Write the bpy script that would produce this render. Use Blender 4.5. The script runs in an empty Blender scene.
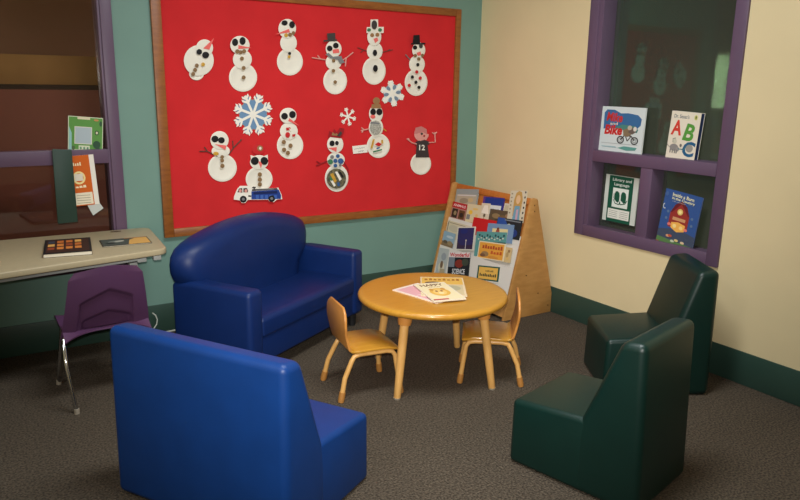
import bpy, bmesh, math, random
from mathutils import Vector, Matrix
random.seed(7)
S = bpy.context.scene
COL = S.collection
PI = math.pi
# ------------------------------------------------------------------ camera model
FPX, YAW, PIT, ROL, CH = 705.40, math.radians(32.5702), math.radians(13.2193), math.radians(0.9410), 1.3
fw = Vector((math.sin(YAW)*math.cos(PIT), math.cos(YAW)*math.cos(PIT), -math.sin(PIT)))
r0 = Vector((math.cos(YAW), -math.sin(YAW), 0)); u0 = r0.cross(fw)
rt = r0*math.cos(ROL) + u0*math.sin(ROL); up = -r0*math.sin(ROL) + u0*math.cos(ROL)
EYE = Vector((0, 0, CH))
XW, YW, ZC = 2.922, 3.665, 2.8          # right wall, back wall, ceiling
def ray(px, py): return rt*((px-400)/FPX) - up*((py-250)/FPX) + fw
def on_plane(px, py, o, n):               # where the sight line of a photo point meets a real plane
    d = ray(px, py); n = Vector(n); t = (Vector(o)-EYE).dot(n)/d.dot(n); return EYE + d*t
def on_y(px, py, y): return on_plane(px, py, (0, y, 0), (0, 1, 0))
def on_x(px, py, x): return on_plane(px, py, (x, 0, 0), (1, 0, 0))
def on_z(px, py, z=0): return on_plane(px, py, (0, 0, z), (0, 0, 1))

# ------------------------------------------------------------------ materials
def lin(c):
    def f(v):
        v /= 255.0
        return v/12.92 if v <= .04045 else ((v+.055)/1.055)**2.4
    return (f(c[0]), f(c[1]), f(c[2]), 1)
MATS = {}
def mat(name, rgb, rough=.6, noise=0.0, nscale=8, bump=0.0, bscale=200, metal=0, spec=.5, coat=0, col2=None, stretch=None):
    if name in MATS: return MATS[name]
    m = bpy.data.materials.new(name); m.use_nodes = True
    nt = m.node_tree; N = nt.nodes; L = nt.links
    b = N['Principled BSDF']; c = lin(rgb)
    b.inputs['Base Color'].default_value = c; b.inputs['Roughness'].default_value = rough
    b.inputs['Metallic'].default_value = metal; b.inputs['Specular IOR Level'].default_value = spec
    b.inputs['Coat Weight'].default_value = coat
    tc = N.new('ShaderNodeTexCoord'); src = tc.outputs['Object']
    if stretch:
        mp = N.new('ShaderNodeMapping'); mp.inputs['Scale'].default_value = stretch
        L.new(src, mp.inputs['Vector']); src = mp.outputs['Vector']
    if noise or col2:
        n = N.new('ShaderNodeTexNoise'); n.inputs['Scale'].default_value = nscale; n.inputs['Detail'].default_value = 5
        L.new(src, n.inputs['Vector'])
        rp = N.new('ShaderNodeValToRGB')
        if col2: ca, cb = c, lin(col2)
        else:
            ca = tuple(v*(1-noise) for v in c[:3])+(1,); cb = tuple(min(1, v*(1+noise)) for v in c[:3])+(1,)
        rp.color_ramp.elements[0].position = .32; rp.color_ramp.elements[1].position = .68
        rp.color_ramp.elements[0].color = ca; rp.color_ramp.elements[1].color = cb
        L.new(n.outputs['Fac'], rp.inputs['Fac']); L.new(rp.outputs['Color'], b.inputs['Base Color'])
    if bump:
        n2 = N.new('ShaderNodeTexNoise'); n2.inputs['Scale'].default_value = bscale; n2.inputs['Detail'].default_value = 3
        L.new(src, n2.inputs['Vector'])
        bp = N.new('ShaderNodeBump'); bp.inputs['Strength'].default_value = bump; bp.inputs['Distance'].default_value = .003
        L.new(n2.outputs['Fac'], bp.inputs['Height']); L.new(bp.outputs['Normal'], b.inputs['Normal'])
    MATS[name] = m; return m
def paper(rgb): return mat('paper_%02x%02x%02x' % tuple(rgb), rgb, .65, spec=.25)
def emis(name, rgb, k):
    m = bpy.data.materials.new(name); m.use_nodes = True
    b = m.node_tree.nodes['Principled BSDF']; b.inputs['Base Color'].default_value = lin(rgb)
    b.inputs['Emission Color'].default_value = lin(rgb); b.inputs['Emission Strength'].default_value = k
    return m
def glass(name, tint, gloss=1.0, refl=(1, 1, 1, 1), dust=.0):
    m = bpy.data.materials.new(name); m.use_nodes = True
    nt = m.node_tree; N = nt.nodes; L = nt.links; N.remove(N['Principled BSDF'])
    fr = N.new('ShaderNodeFresnel'); fr.inputs['IOR'].default_value = 1.5
    mu = N.new('ShaderNodeMath'); mu.operation = 'MULTIPLY'; mu.inputs[1].default_value = gloss
    L.new(fr.outputs[0], mu.inputs[0])
    tr = N.new('ShaderNodeBsdfTransparent'); tr.inputs[0].default_value = tint
    df = N.new('ShaderNodeBsdfDiffuse'); df.inputs[0].default_value = (.5, .5, .4, 1); md = N.new('ShaderNodeMixShader'); md.inputs[0].default_value = dust
    L.new(tr.outputs[0], md.inputs[1]); L.new(df.outputs[0], md.inputs[2])
    gl = N.new('ShaderNodeBsdfGlossy'); gl.inputs['Roughness'].default_value = .03; gl.inputs['Color'].default_value = refl
    mx = N.new('ShaderNodeMixShader'); L.new(mu.outputs[0], mx.inputs[0]); L.new(md.outputs[0], mx.inputs[1]); L.new(gl.outputs[0], mx.inputs[2])
    L.new(mx.outputs[0], N['Material Output'].inputs[0]); return m

teal = mat('teal_wall_paint', (109, 143, 131), .55, noise=.04, nscale=3, bump=.08, bscale=160)
cream = mat('cream_wall_paint', (226, 207, 162), .6, noise=.03, nscale=3, bump=.08, bscale=160)
white_ceiling = mat('ceiling_paint', (224, 220, 208), .9)
base_green = mat('green_rubber_base', (46, 71, 61), .45, noise=.06, nscale=6)
purple_paint = mat('purple_gloss_paint', (98, 77, 99), .42, noise=.04, nscale=6)
oak_frame = mat('oak_frame', (150, 90, 36), .45, col2=(128, 72, 28), nscale=9, stretch=(2, 2, 9))
red_paper = mat('red_backing_paper', (198, 41, 44), .85, noise=.06, nscale=5, bump=.1, bscale=60, spec=.15)
blue_vinyl = mat('blue_vinyl', (12, 53, 114), .42, noise=.06, nscale=12, bump=.12, bscale=420, spec=.32)
navy_vinyl = mat('navy_vinyl', (13, 39, 92), .42, noise=.06, nscale=12, bump=.12, bscale=420, spec=.32)
green_vinyl = mat('dark_green_vinyl', (6, 39, 33), .40, noise=.06, nscale=12, bump=.12, bscale=420, spec=.45)
maple_top = mat('maple_tabletop', (196, 142, 50), .30, col2=(186, 131, 43), nscale=5, stretch=(2, 14, 2), coat=.15)
maple = mat('maple_wood', (218, 168, 98), .38, col2=(206, 154, 84), nscale=7, stretch=(9, 9, 2))
maple_dark = mat('maple_block', (196, 132, 62), .4, noise=.06)
birch = mat('birch_ply', (190, 140, 78), .5, col2=(176, 126, 66), nscale=5, stretch=(3, 3, 10))
birch_orange = mat('shelf_top_board', (192, 118, 50), .45, col2=(180, 106, 42), nscale=6, stretch=(3, 10, 3))
lip_white = mat('white_lip_panel', (218, 214, 204), .5)
desk_cream = mat('cream_laminate', (174, 160, 128), .45, noise=.03, nscale=40)
desk_metal = mat('white_painted_steel', (196, 200, 196), .4)
purple_plastic = mat('purple_plastic', (84, 52, 84), .45, bump=.06, bscale=300)
chrome = mat('chrome', (210, 212, 214), .15, metal=1)
black_plastic = mat('black_plastic', (20, 20, 22), .35)
dark_rubber = mat('dark_rubber', (16, 16, 18), .6)
page_white = mat('book_pages', (226, 218, 198), .8)
plate_white = mat('white_paper_plate', (226, 222, 208), .7, noise=.02, nscale=30, spec=.2)
glass_right = glass('window_glass', (.80, .84, .78, 1), .34, (.5, .95, .84, 1), .055)
glass_left = glass('window_glass_left', (.80, .76, .72, 1), .8)
dark_room = mat('unlit_room', (96, 100, 84), .9)
dark_brown_room = mat('unlit_office', (170, 136, 122), .9)

# carpet: grey brown loop pile with flecks
def carpet():
    m = bpy.data.materials.new('grey_brown_loop_carpet'); m.use_nodes = True
    nt = m.node_tree; N = nt.nodes; L = nt.links; b = N['Principled BSDF']
    b.inputs['Roughness'].default_value = .95; b.inputs['Specular IOR Level'].default_value = .1
    tc = N.new('ShaderNodeTexCoord')
    n1 = N.new('ShaderNodeTexNoise'); n1.inputs['Scale'].default_value = 130; n1.inputs['Detail'].default_value = 4
    n2 = N.new('ShaderNodeTexVoronoi'); n2.inputs['Scale'].default_value = 130
    n3 = N.new('ShaderNodeTexNoise'); n3.inputs['Scale'].default_value = 2.5
    for n in (n1, n2, n3): L.new(tc.outputs['Object'], n.inputs['Vector'])
    r = N.new('ShaderNodeValToRGB'); e = r.color_ramp.elements
    e[0].position = .36; e[0].color = lin((62, 55, 47)); e[1].position = .66; e[1].color = lin((105, 94, 80))
    L.new(n1.outputs['Fac'], r.inputs['Fac'])
    mx = N.new('ShaderNodeMixRGB'); mx.blend_type = 'MULTIPLY'; mx.inputs['Fac'].default_value = .25
    L.new(r.outputs['Color'], mx.inputs[1]); L.new(n3.outputs['Fac'], mx.inputs[2]); L.new(mx.outputs['Color'], b.inputs['Base Color'])
    bp = N.new('ShaderNodeBump'); bp.inputs['Strength'].default_value = .7; bp.inputs['Distance'].default_value = .006
    L.new(n2.outputs['Distance'], bp.inputs['Height']); L.new(bp.outputs['Normal'], b.inputs['Normal'])
    return m
carpet_m = carpet()

# ------------------------------------------------------------------ mesh building
class MB:
    def __init__(s): s.v = []; s.f = []; s.m = []; s.mats = []
    def mi(s, m):
        if m not in s.mats: s.mats.append(m)
        return s.mats.index(m)
    def add(s, vs, fs, m):
        k = len(s.v); s.v += [Vector(p) for p in vs]; i = s.mi(m)
        for f in fs: s.f.append([k+j for j in f]); s.m.append(i)
    def box(s, lo, hi, m, M=None):
        x0, y0, z0 = lo; x1, y1, z1 = hi
        vs = [Vector(p) for p in ((x0,y0,z0),(x1,y0,z0),(x1,y1,z0),(x0,y1,z0),(x0,y0,z1),(x1,y0,z1),(x1,y1,z1),(x0,y1,z1))]
        if M: vs = [M @ p for p in vs]
        s.add(vs, [(0,3,2,1),(4,5,6,7),(0,1,5,4),(1,2,6,5),(2,3,7,6),(3,0,4,7)], m)
    def prism(s, pts, vec, m):            # planar polygon swept along a vector
        n = len(pts); vec = Vector(vec)
        vs = [Vector(p) for p in pts] + [Vector(p)+vec for p in pts]
        s.add(vs, [tuple(range(n-1, -1, -1)), tuple(range(n, 2*n))] + [(i, (i+1) % n, n+(i+1) % n, n+i) for i in range(n)], m)
    def tube(s, pts, r, m, seg=10, cap=True):
        pts = [Vector(p) for p in pts]; n = len(pts)
        rs = r if isinstance(r, (list, tuple)) else [r]*n
        rings = []; nrm = None
        for i, p in enumerate(pts):
            t = (pts[min(i+1, n-1)]-pts[max(i-1, 0)]).normalized()
            if nrm is None:
                a = Vector((0, 0, 1)) if abs(t.z) < .9 else Vector((1, 0, 0)); nrm = t.cross(a).normalized()
            nrm = (nrm - t*nrm.dot(t)).normalized(); bn = t.cross(nrm)
            rings.append([p + (nrm*math.cos(2*PI*k/seg) + bn*math.sin(2*PI*k/seg))*rs[i] for k in range(seg)])
        vs = [q for R_ in rings for q in R_]; fs = []
        for i in range(n-1):
            for k in range(seg): fs.append((i*seg+k, i*seg+(k+1) % seg, (i+1)*seg+(k+1) % seg, (i+1)*seg+k))
        if cap: fs += [tuple(range(seg-1, -1, -1)), tuple((n-1)*seg+k for k in range(seg))]
        s.add(vs, fs, m)
    def strip(s, pts, wvec, thick, m, side=None):   # a flat bent strip: path, width vector, thickness
        pts = [Vector(p) for p in pts]; n = len(pts); w = Vector(wvec); vs = []
        ws = side if side else [1]*n
        for i, p in enumerate(pts):
            t = (pts[min(i+1, n-1)]-pts[max(i-1, 0)]).normalized(); nn = t.cross(w).normalized()*thick/2
            h = w*ws[i]/2
            vs += [p-h-nn, p+h-nn, p+h+nn, p-h+nn]
        fs = [(3, 2, 1, 0), tuple((n-1)*4+k for k in range(4))]
        for i in range(n-1):
            for k in range(4): fs.append((i*4+k, i*4+(k+1) % 4, (i+1)*4+(k+1) % 4, (i+1)*4+k))
        s.add(vs, fs, m)
    def lathe(s, c, prof, m, seg=48, axis=(0, 0, 1)):
        c = Vector(c); q = Vector((0, 0, 1)).rotation_difference(Vector(axis)); vs = []; fs = []
        for r_, z in prof:
            for k in range(seg):
                a = 2*PI*k/seg; vs.append(c + q @ Vector((r_*math.cos(a), r_*math.sin(a), z)))
        n = len(prof)
        for i in range(n-1):
            for k in range(seg): fs.append((i*seg+k, i*seg+(k+1) % seg, (i+1)*seg+(k+1) % seg, (i+1)*seg+k))
        fs += [tuple(range(seg-1, -1, -1)), tuple((n-1)*seg+k for k in range(seg))]
        s.add(vs, fs, m)
    def grid(s, fn, nu, nv, th, m):       # thick shell from a surface function fn(u,v)->Vector, u,v in 0..1
        P = [[Vector(fn(i/nu, j/nv)) for i in range(nu+1)] for j in range(nv+1)]
        Nn = [[None]*(nu+1) for _ in range(nv+1)]
        for j in range(nv+1):
            for i in range(nu+1):
                a = P[j][min(i+1, nu)]-P[j][max(i-1, 0)]; b = P[min(j+1, nv)][i]-P[max(j-1, 0)][i]
                Nn[j][i] = a.cross(b).normalized()
        W = nu+1; vs = [P[j][i] for j in range(nv+1) for i in range(W)] + [P[j][i]-Nn[j][i]*th for j in range(nv+1) for i in range(W)]
        o = W*(nv+1); fs = []
        for j in range(nv):
            for i in range(nu):
                a = j*W+i; fs.append((a, a+1, a+1+W, a+W)); fs.append((o+a, o+a+W, o+a+1+W, o+a+1))
        for i in range(nu):
            fs.append((i+1, i, o+i, o+i+1)); a = nv*W+i; fs.append((a, a+1, o+a+1, o+a))
        for j in range(nv):
            a = j*W; fs.append((a, a+W, o+a+W, o+a)); a = j*W+nu; fs.append((a+W, a, o+a, o+a+W))
        s.add(vs, fs, m)
    def build(s, name, parent=None, bevel=0, seg=3, smooth=35, M=None, subdiv=0, base=None, bev_ang=30):
        me = bpy.data.meshes.new(name); bm = bmesh.new()
        vv = [bm.verts.new(p) for p in s.v]
        for f, i in zip(s.f, s.m):
            try:
                nf = bm.faces.new([vv[k] for k in f]); nf.material_index = i
            except ValueError: pass
        bmesh.ops.recalc_face_normals(bm, faces=bm.faces[:])
        if bevel:
            es = [e for e in bm.edges if len(e.link_faces) == 2 and e.calc_face_angle(0) > math.radians(bev_ang)]
            bmesh.ops.bevel(bm, geom=es, offset=bevel, segments=seg, profile=.5, affect='EDGES', clamp_overlap=True)
        bm.to_mesh(me); bm.free()
        for m in s.mats: me.materials.append(m)
        o = bpy.data.objects.new(name, me); COL.objects.link(o)
        for p in me.polygons: p.use_smooth = True
        me.set_sharp_from_angle(angle=math.radians(smooth))
        if parent:
            o.parent = parent
        elif base is not None:            # put a lone mesh's origin at its base
            b = Vector(base); me.transform(Matrix.Translation(-b)); o.location = b
        return o
def struct(o): o['kind'] = 'structure'; return o
def tag(o, label, cat, group=None):
    o['label'] = label; o['category'] = cat
    if group: o['group'] = group
    return o
def thing(name, label, cat, loc=(0, 0, 0), rz=0, group=None, M=None):
    o = bpy.data.objects.new(name, None); COL.objects.link(o); o.empty_display_size = .05
    if M is not None: o.matrix_world = M
    else: o.location = loc; o.rotation_euler = (0, 0, rz)
    return tag(o, label, cat, group)

# text as mesh, in a unit frame (u right, v up)
_tc = {}
def text_mesh(s, bold=0, shear=0):
    k = (s, bold, shear)
    if k in _tc: return _tc[k]
    cu = bpy.data.curves.new('t', 'FONT'); cu.body = s; cu.size = 1; cu.offset = bold; cu.shear = shear; cu.resolution_u = 3
    ob = bpy.data.objects.new('t', cu); COL.objects.link(ob)
    bpy.context.view_layer.update()
    me = bpy.data.meshes.new_from_object(ob.evaluated_get(bpy.context.evaluated_depsgraph_get()))
    vs = [v.co.copy() for v in me.vertices]; fs = [tuple(p.vertices) for p in me.polygons]
    bpy.data.objects.remove(ob); bpy.data.curves.remove(cu); bpy.data.meshes.remove(me)
    x0 = min(v.x for v in vs); x1 = max(v.x for v in vs); y0 = min(v.y for v in vs); y1 = max(v.y for v in vs)
    vs = [((v.x-x0)/(x1-x0), (v.y-y0)/(y1-y0)) for v in vs]
    _tc[k] = (vs, fs); return _tc[k]
class Art:
    """printing on a flat face: frame origin O (bottom left), U, V edge vectors, W outward normal"""
    def __init__(s, mb, O, U, V, lift=.00012):
        s.mb = mb; s.O = Vector(O); s.U = Vector(U); s.V = Vector(V); s.W = s.U.cross(s.V).normalized(); s.l = lift; s.k = 1
    def P(s, u, v): return s.O + s.U*u + s.V*v + s.W*s.l*s.k
    def poly(s, pts, rgb, hold=False):
        s.mb.add([s.P(*p) for p in pts], [tuple(range(len(pts)))], paper(rgb))
        if not hold: s.k += 1
    def rect(s, u0, v0, u1, v1, rgb): s.poly([(u0, v0), (u1, v0), (u1, v1), (u0, v1)], rgb)
    def ell(s, cu, cv, ru, rv, rgb, n=24): s.poly([(cu+ru*math.cos(2*PI*i/n), cv+rv*math.sin(2*PI*i/n)) for i in range(n)], rgb)
    def ring(s, cu, cv, ru, rv, w, rgb, a0=0, a1=2*PI, n=20):
        vs = []; fs = []
        for i in range(n+1):
            a = a0+(a1-a0)*i/n
            vs += [s.P(cu+ru*math.cos(a), cv+rv*math.sin(a)), s.P(cu+ru*(1-w)*math.cos(a), cv+rv*(1-w)*math.sin(a))]
        for i in range(n): fs.append((2*i, 2*i+2, 2*i+3, 2*i+1))
        s.mb.add(vs, fs, paper(rgb)); s.k += 1
    def line(s, pts, w, rgb):
        asp = s.U.length/s.V.length
        for (a, b), (c, d) in zip(pts, pts[1:]):
            dx, dy = (c-a)*asp, d-b; L_ = math.hypot(dx, dy) or 1; nx, ny = -dy/L_*w/2/asp, dx/L_*w/2
            s.poly([(a+nx, b+ny), (a-nx, b-ny), (c-nx, d-ny), (c+nx, d+ny)], rgb, True)
        s.k += 1
    def marks(s, u0, v0, u1, v1, rgb, n, gap=.3):      # lettering too small to read: a row of short uneven strokes
        w = (u1-u0)/n
        for i in range(n):
            h = (.72, 1, .8, .66, .95, .75)[(i*5+n) % 6]
            s.poly([(u0+w*(i+gap/2), v0), (u0+w*(i+1-gap/2), v0), (u0+w*(i+1-gap/2-.1), v0+(v1-v0)*h), (u0+w*(i+gap/2+.05), v0+(v1-v0)*h)], rgb, True)
        s.k += 1
    def text(s, t, u0, v0, u1, v1, rgb, bold=.01, tilt=0, shear=0):
        vs, fs = text_mesh(t, bold, shear)
        s.mb.add([s.P(u0+(u1-u0)*a, v0+(v1-v0)*b+tilt*a) for a, b in vs], fs, paper(rgb)); s.k += 1

# ------------------------------------------------------------------ room
X0, Y0 = -2.2, -2.6
b = MB(); b.box((X0-.1, Y0-.1, -.1), (XW+1.5, YW+1.9, 0), carpet_m); struct(b.build('floor'))
b = MB(); b.box((X0-.1, Y0-.1, ZC), (XW+1.5, YW+1.9, ZC+.1), white_ceiling); struct(b.build('ceiling'))
# back wall with the left window's opening x .. LWR, z LB..LT
LWL, LWR, LWB, LWT = -.45, .665, .42, 2.15
b = MB()
b.box((LWR, YW, 0), (XW+.12, YW+.12, ZC), teal); b.box((X0-.1, YW, 0), (LWL, YW+.12, ZC), teal)
b.box((LWL, YW, 0), (LWR, YW+.12, LWB), teal); b.box((LWL, YW, LWT), (LWR, YW+.12, ZC), teal)
struct(b.build('wall_back'))
# right wall with the right window's opening y RY0..RY1
RY0, RY1, RB, RT = 1.90, 2.71, .545, 2.12
b = MB()
b.box((XW, RY1, 0), (XW+.12, YW, ZC), cream); b.box((XW, Y0-.1, 0), (XW+.12, RY0, ZC), cream)
b.box((XW, RY0, 0), (XW+.12, RY1, RB), cream); b.box((XW, RY0, RT), (XW+.12, RY1, ZC), cream)
struct(b.build('wall_right'))
b = MB(); b.box((X0-.1, Y0-.1, 0), (X0, YW, ZC), cream); struct(b.build('wall_left'))
b = MB(); b.box((X0, Y0-.1, 0), (XW, Y0, ZC), cream); struct(b.build('wall_front'))
b = MB(); b.box((X0, YW-.009, 0), (XW-.009, YW, .153), base_green); struct(b.build('baseboard_back', bevel=.003, seg=2))
b = MB(); b.box((XW-.009, Y0, 0), (XW, YW, .153), base_green); struct(b.build('baseboard_right', bevel=.003, seg=2))

# window_1 in the back wall
w1 = struct(bpy.data.objects.new('window_1', None)); COL.objects.link(w1); w1.location = (0.1, YW, LWB)
def wpart(mb, name, par, **k):
    o = mb.build(name, None, **k); o.parent = par; o.matrix_parent_inverse = Matrix.Translation(-Vector(par.location)); return o
def casing(axis, lo, hi, zb, zt, face, w, d0, m):   # outer casing frame: four boards proud of the wall
    mb = MB()
    def bx(a0, z0, a1, z1):
        if axis == 'y': mb.box((a0, face-d0, z0), (a1, face+.012, z1), m)
        else: mb.box((face-d0, a0, z0), (face+.012, a1, z1), m)
    bx(lo, zb, lo+w, zt); bx(hi-w, zb, hi, zt); bx(lo+w, zb, hi-w, zb+w); bx(lo+w, zt-w, hi-w, zt); return mb
bm_ = casing('y', LWL-.045, .711, .375, 2.2, YW, .052, .014, purple_paint); wpart(bm_, 'casing', w1, bevel=.003, seg=2)
b = MB()
b.box((LWL, YW-.004, LWB), (LWL+.03, YW+.115, LWT), purple_paint); b.box((.648, YW-.006, LWB), (LWR-.002, YW+.115, LWT), purple_paint)
b.box((LWL+.03, YW-.004, LWB), (.648, YW+.115, LWB+.03), purple_paint); b.box((LWL+.03, YW-.004, LWT-.03), (.648, YW+.115, LWT), purple_paint)
wpart(b, 'jamb', w1, bevel=.002, seg=2)
b = MB(); b.box((LWL+.03, YW-.012, .905), (.648, YW+.045, .972), purple_paint); wpart(b, 'rail', w1, bevel=.003, seg=2)
for z0, z1 in ((LWB+.03, .905), (.972, LWT-.03)):
    b = MB(); b.box((LWL+.03, YW+.046, z0), (.648, YW+.052, z1), glass_left); wpart(b, 'pane', w1)
# office behind window_1: unlit, with one bright doorway on its far left
b = MB()
b.box((-1.35, YW+1.55, 0), (XW+.12, YW+1.65, ZC), dark_brown_room); b.box((1.3, YW+.12, 0), (1.4, YW+1.55, ZC), dark_brown_room)
b.box((-1.45, YW+.12, 0), (-1.35, YW+1.65, ZC), dark_brown_room)
struct(b.build('wall_office'))
b = MB(); b.box((-1.349, 4.85, 1.10), (-1.335, 5.03, 1.68), emis('daylit_window', (235, 226, 190), 60.0)); struct(b.build('window_3'))
# right window
w2 = struct(bpy.data.objects.new('window_2', None)); COL.objects.link(w2); w2.location = (XW, 2.3, RB)
WD = .088
wpart(casing('x', 1.858, 2.748, .503, 2.165, XW, .061, .012, purple_paint), 'casing', w2, bevel=.004, seg=2)
b = MB()
for y0, y1 in ((RY0, RY0+.022), (RY1-.052, RY1)): b.box((XW-.006, y0, RB), (XW+.118, y1, RT), purple_paint)
b.box((XW-.006, RY0+.022, RB), (XW+.118, RY1-.052, RB+.010), purple_paint); b.box((XW-.006, RY0+.022, RT-.04), (XW+.118, RY1-.052, RT), purple_paint)
wpart(b, 'jamb', w2, bevel=.003, seg=2)
b = MB(); b.box((XW-.008, RY0+.022, .914), (XW+.118, RY1-.052, .974), purple_paint); wpart(b, 'rail', w2, bevel=.003, seg=2)
b = MB(); b.box((XW-.004, 2.268, RB+.010), (XW+.118, 2.338, .914), purple_paint); wpart(b, 'mullion', w2, bevel=.003, seg=2)
for y0, y1, z0, z1 in ((RY0+.022, 2.268, RB+.010, .914), (2.338, RY1-.052, RB+.010, .914), (RY0+.022, RY1-.052, .974, RT-.04)):
    b = MB(); b.box((XW+WD, y0, z0), (XW+WD+.005, y1, z1), glass_right); wpart(b, 'pane', w2)
b = MB()
b.box((XW+1.3, .6, 0), (XW+1.4, YW+.12, ZC), dark_room); b.box((XW+.12, .5, 0), (XW+1.4, .6, ZC), dark_room); b.box((XW+.12, YW, 0), (XW+1.3, YW+.1, ZC), dark_room)
struct(b.build('wall_beyond'))

# ------------------------------------------------------------------ bulletin board
BY = YW-.012                               # face of the red paper
bx0, bx1, bz0, bz1 = .888, 2.747, .509, 1.753
bb = thing('bulletin_board', 'large oak framed bulletin board covered in red paper on the teal wall', 'bulletin board', ((bx0+bx1)/2, YW, bz0))
def rel(mb, name, root, **k):
    o = mb.build(name, None, **k); o.parent = root
    o.matrix_parent_inverse = Matrix.Identity(4)
    o.data.transform(root.matrix_world.inverted()); return o
def fix(): bpy.context.view_layer.update()
fix()
b = MB(); b.box((bx0+.02, BY, bz0+.02), (bx1-.02, YW-.001, bz1-.02), red_paper); rel(b, 'backing_panel', bb)
fw_ = .046
for lo, hi in (((bx0, bz0), (bx0+fw_+.003, bz1)), ((bx1-fw_+.008, bz0), (bx1, bz1)), ((bx0+fw_+.003, bz0), (bx1-fw_+.008, bz0+.044)), ((bx0+fw_+.003, bz1-.042), (bx1-fw_+.008, bz1))):
    b = MB(); b.box((lo[0], YW-.024, lo[1]), (hi[0], YW-.001, hi[1]), oak_frame); rel(b, 'frame_rail', bb, bevel=.003, seg=2)

# paper things pinned to the board: shapes given where the photo shows them on the board's own plane
def BP(px, py, h): return on_y(px, py, BY-h)
class Pin:
    """crop coordinates (origin, scale) -> board plane"""
    def __init__(s, ox, oy, sc): s.o = (ox, oy); s.s = sc
    def at(s, x, y, h): return BP(s.o[0]+x/s.s, s.o[1]+y/s.s, h)
    def ell(s, mb, cx, cy, rx, ry, h, th, m, rot=0, n=28, rings=None):
        rings = rings or [(1, 0), (1, th*.7), (.85, th)]
        vs = []; fs = []; c, si = math.cos(rot), math.sin(rot); k = len(rings)
        for q, hh in rings:
            for i in range(n):
                a = 2*PI*i/n; x, y = rx*q*math.cos(a), ry*q*math.sin(a)
                vs.append(s.at(cx+c*x-si*y, cy+si*x+c*y, h+hh))
        for j in range(k-1):
            for i in range(n): fs.append((j*n+i, j*n+(i+1) % n, (j+1)*n+(i+1) % n, (j+1)*n+i))
        fs += [tuple((k-1)*n+i for i in range(n)), tuple(range(n-1, -1, -1))]
        mb.add(vs, fs, m)
    def poly(s, mb, pts, h, th, m):
        n = len(pts); vs = [s.at(x, y, h) for x, y in pts]+[s.at(x, y, h+th) for x, y in pts]
        mb.add(vs, [tuple(range(n)), tuple(range(n, 2*n))]+[(i, (i+1) % n, n+(i+1) % n, n+i) for i in range(n)], m)
    def line(s, mb, pts, w, h, m): mb.tube([s.at(x, y, h) for x, y in pts], w, m, 6)
PLATE = [(1, 0), (1, .004), (.93, .0055), (.82, .005), (.72, .002), (.35, .0018)]
C2 = Pin(150, 0, 4.547); C3 = Pin(300, 0, 4.547); C4 = Pin(190, 85, 4.167); C5 = Pin(310, 85, 4.167)
BLACK = paper((24, 24, 26)); BROWN = mat('brown_pebble', (128, 98, 62), .7, noise=.15, nscale=60); PINK = paper((226, 104, 98)); GOLD = mat('gold_foil', (196, 150, 54), .4, noise=.15, nscale=60)
DKRED = paper((150, 28, 34)); GREY = paper((118, 120, 122)); CHAR = paper((62, 58, 56)); TWIG = paper((92, 62, 54)); PALE = paper((214, 150, 140)); REDB = paper((190, 36, 40))
BLUEB = paper((52, 90, 140)); GRN = paper((64, 120, 84)); WHITE = paper((232, 228, 216)); TAN = paper((150, 112, 74))
SG = 'paper plate snowmen on the bulletin board'
def snowman(pin, label, plates, shapes, anchor):
    p = pin.at(anchor[0], anchor[1], 0)
    t = thing('snowman_craft', label, 'paper craft', p, 0, SG); fix()
    for i, (cx, cy, rx, ry) in enumerate(plates):       # bottom plate first
        mb = MB(); pin.ell(mb, cx, cy, rx, ry, .0004+.0045*i, 0, plate_white, rings=PLATE if i == 0 else [(1, 0), (1, .003), (.9, .0042)], n=36); rel(mb, 'plate', t, smooth=50)
    top = .0004+.0045*len(plates)+.001
    for sh in shapes:
        kind, name = sh[0], sh[1]; mb = MB(); h = top
        if kind == 'e': _, _, cx, cy, rx, ry, m = sh; pin.ell(mb, cx, cy, rx, ry, h, .002, m, n=18)
        elif kind == 'p': _, _, pts, m = sh; pin.poly(mb, pts, h, .0016, m)
        elif kind == 'l': _, _, lines, w, m = sh; [pin.line(mb, L_, w, .006, m) for L_ in lines]
        elif kind == 'm':                      # a part made of several pieces
            for q, e in enumerate(sh[2]):
                if e[0] == 'e': pin.ell(mb, *e[1:5], h+.0012*q, .0018, e[5], n=16)
                else: pin.poly(mb, e[1], h+.0012*q, .0014, e[2])
        rel(mb, name, t, smooth=50)
    return t
E_ = lambda n, x, y, rx, ry, m: ('e', n, x, y, rx, ry, m)
def btns(l, r, m): return [E_('button', x, y, r, r*1.05, m) for x, y in l]
snowman(C2, 'white snowman hung tilted with its carrot nose pointing up, at the board\'s left edge', [(212, 335, 34, 30), (222, 275, 68, 70), (248, 218, 39, 39)],
    [('p', 'nose', [(242, 220), (270, 226), (292, 172)], PINK), E_('eye', 224, 236, 13, 13, BLACK), E_('eye', 253, 250, 16, 15, BLACK)] + btns([(213, 298), (205, 318), (196, 336)], 9, BROWN)+btns([(241, 293)], 9, GOLD), (196, 360))
snowman(C2, 'upright white snowman with pebble mouth and three brown buttons, above the big blue snowflake', [(423, 352, 64, 65), (420, 270, 43, 44), (409, 205, 44, 42)],
    [E_('eye', 387, 192, 14, 17, BLACK), E_('eye', 421, 186, 14, 18, BLACK), ('p', 'nose', [(402, 205), (402, 223), (462, 217)], PINK), ('m', 'mouth', [('e', 397, 234, 10, 10, BROWN), ('e', 412, 237, 10, 9, BROWN), ('e', 428, 233, 9, 10, BROWN)])] + btns([(418, 266), (426, 309), (426, 352)], 9, BROWN), (423, 417))
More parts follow.
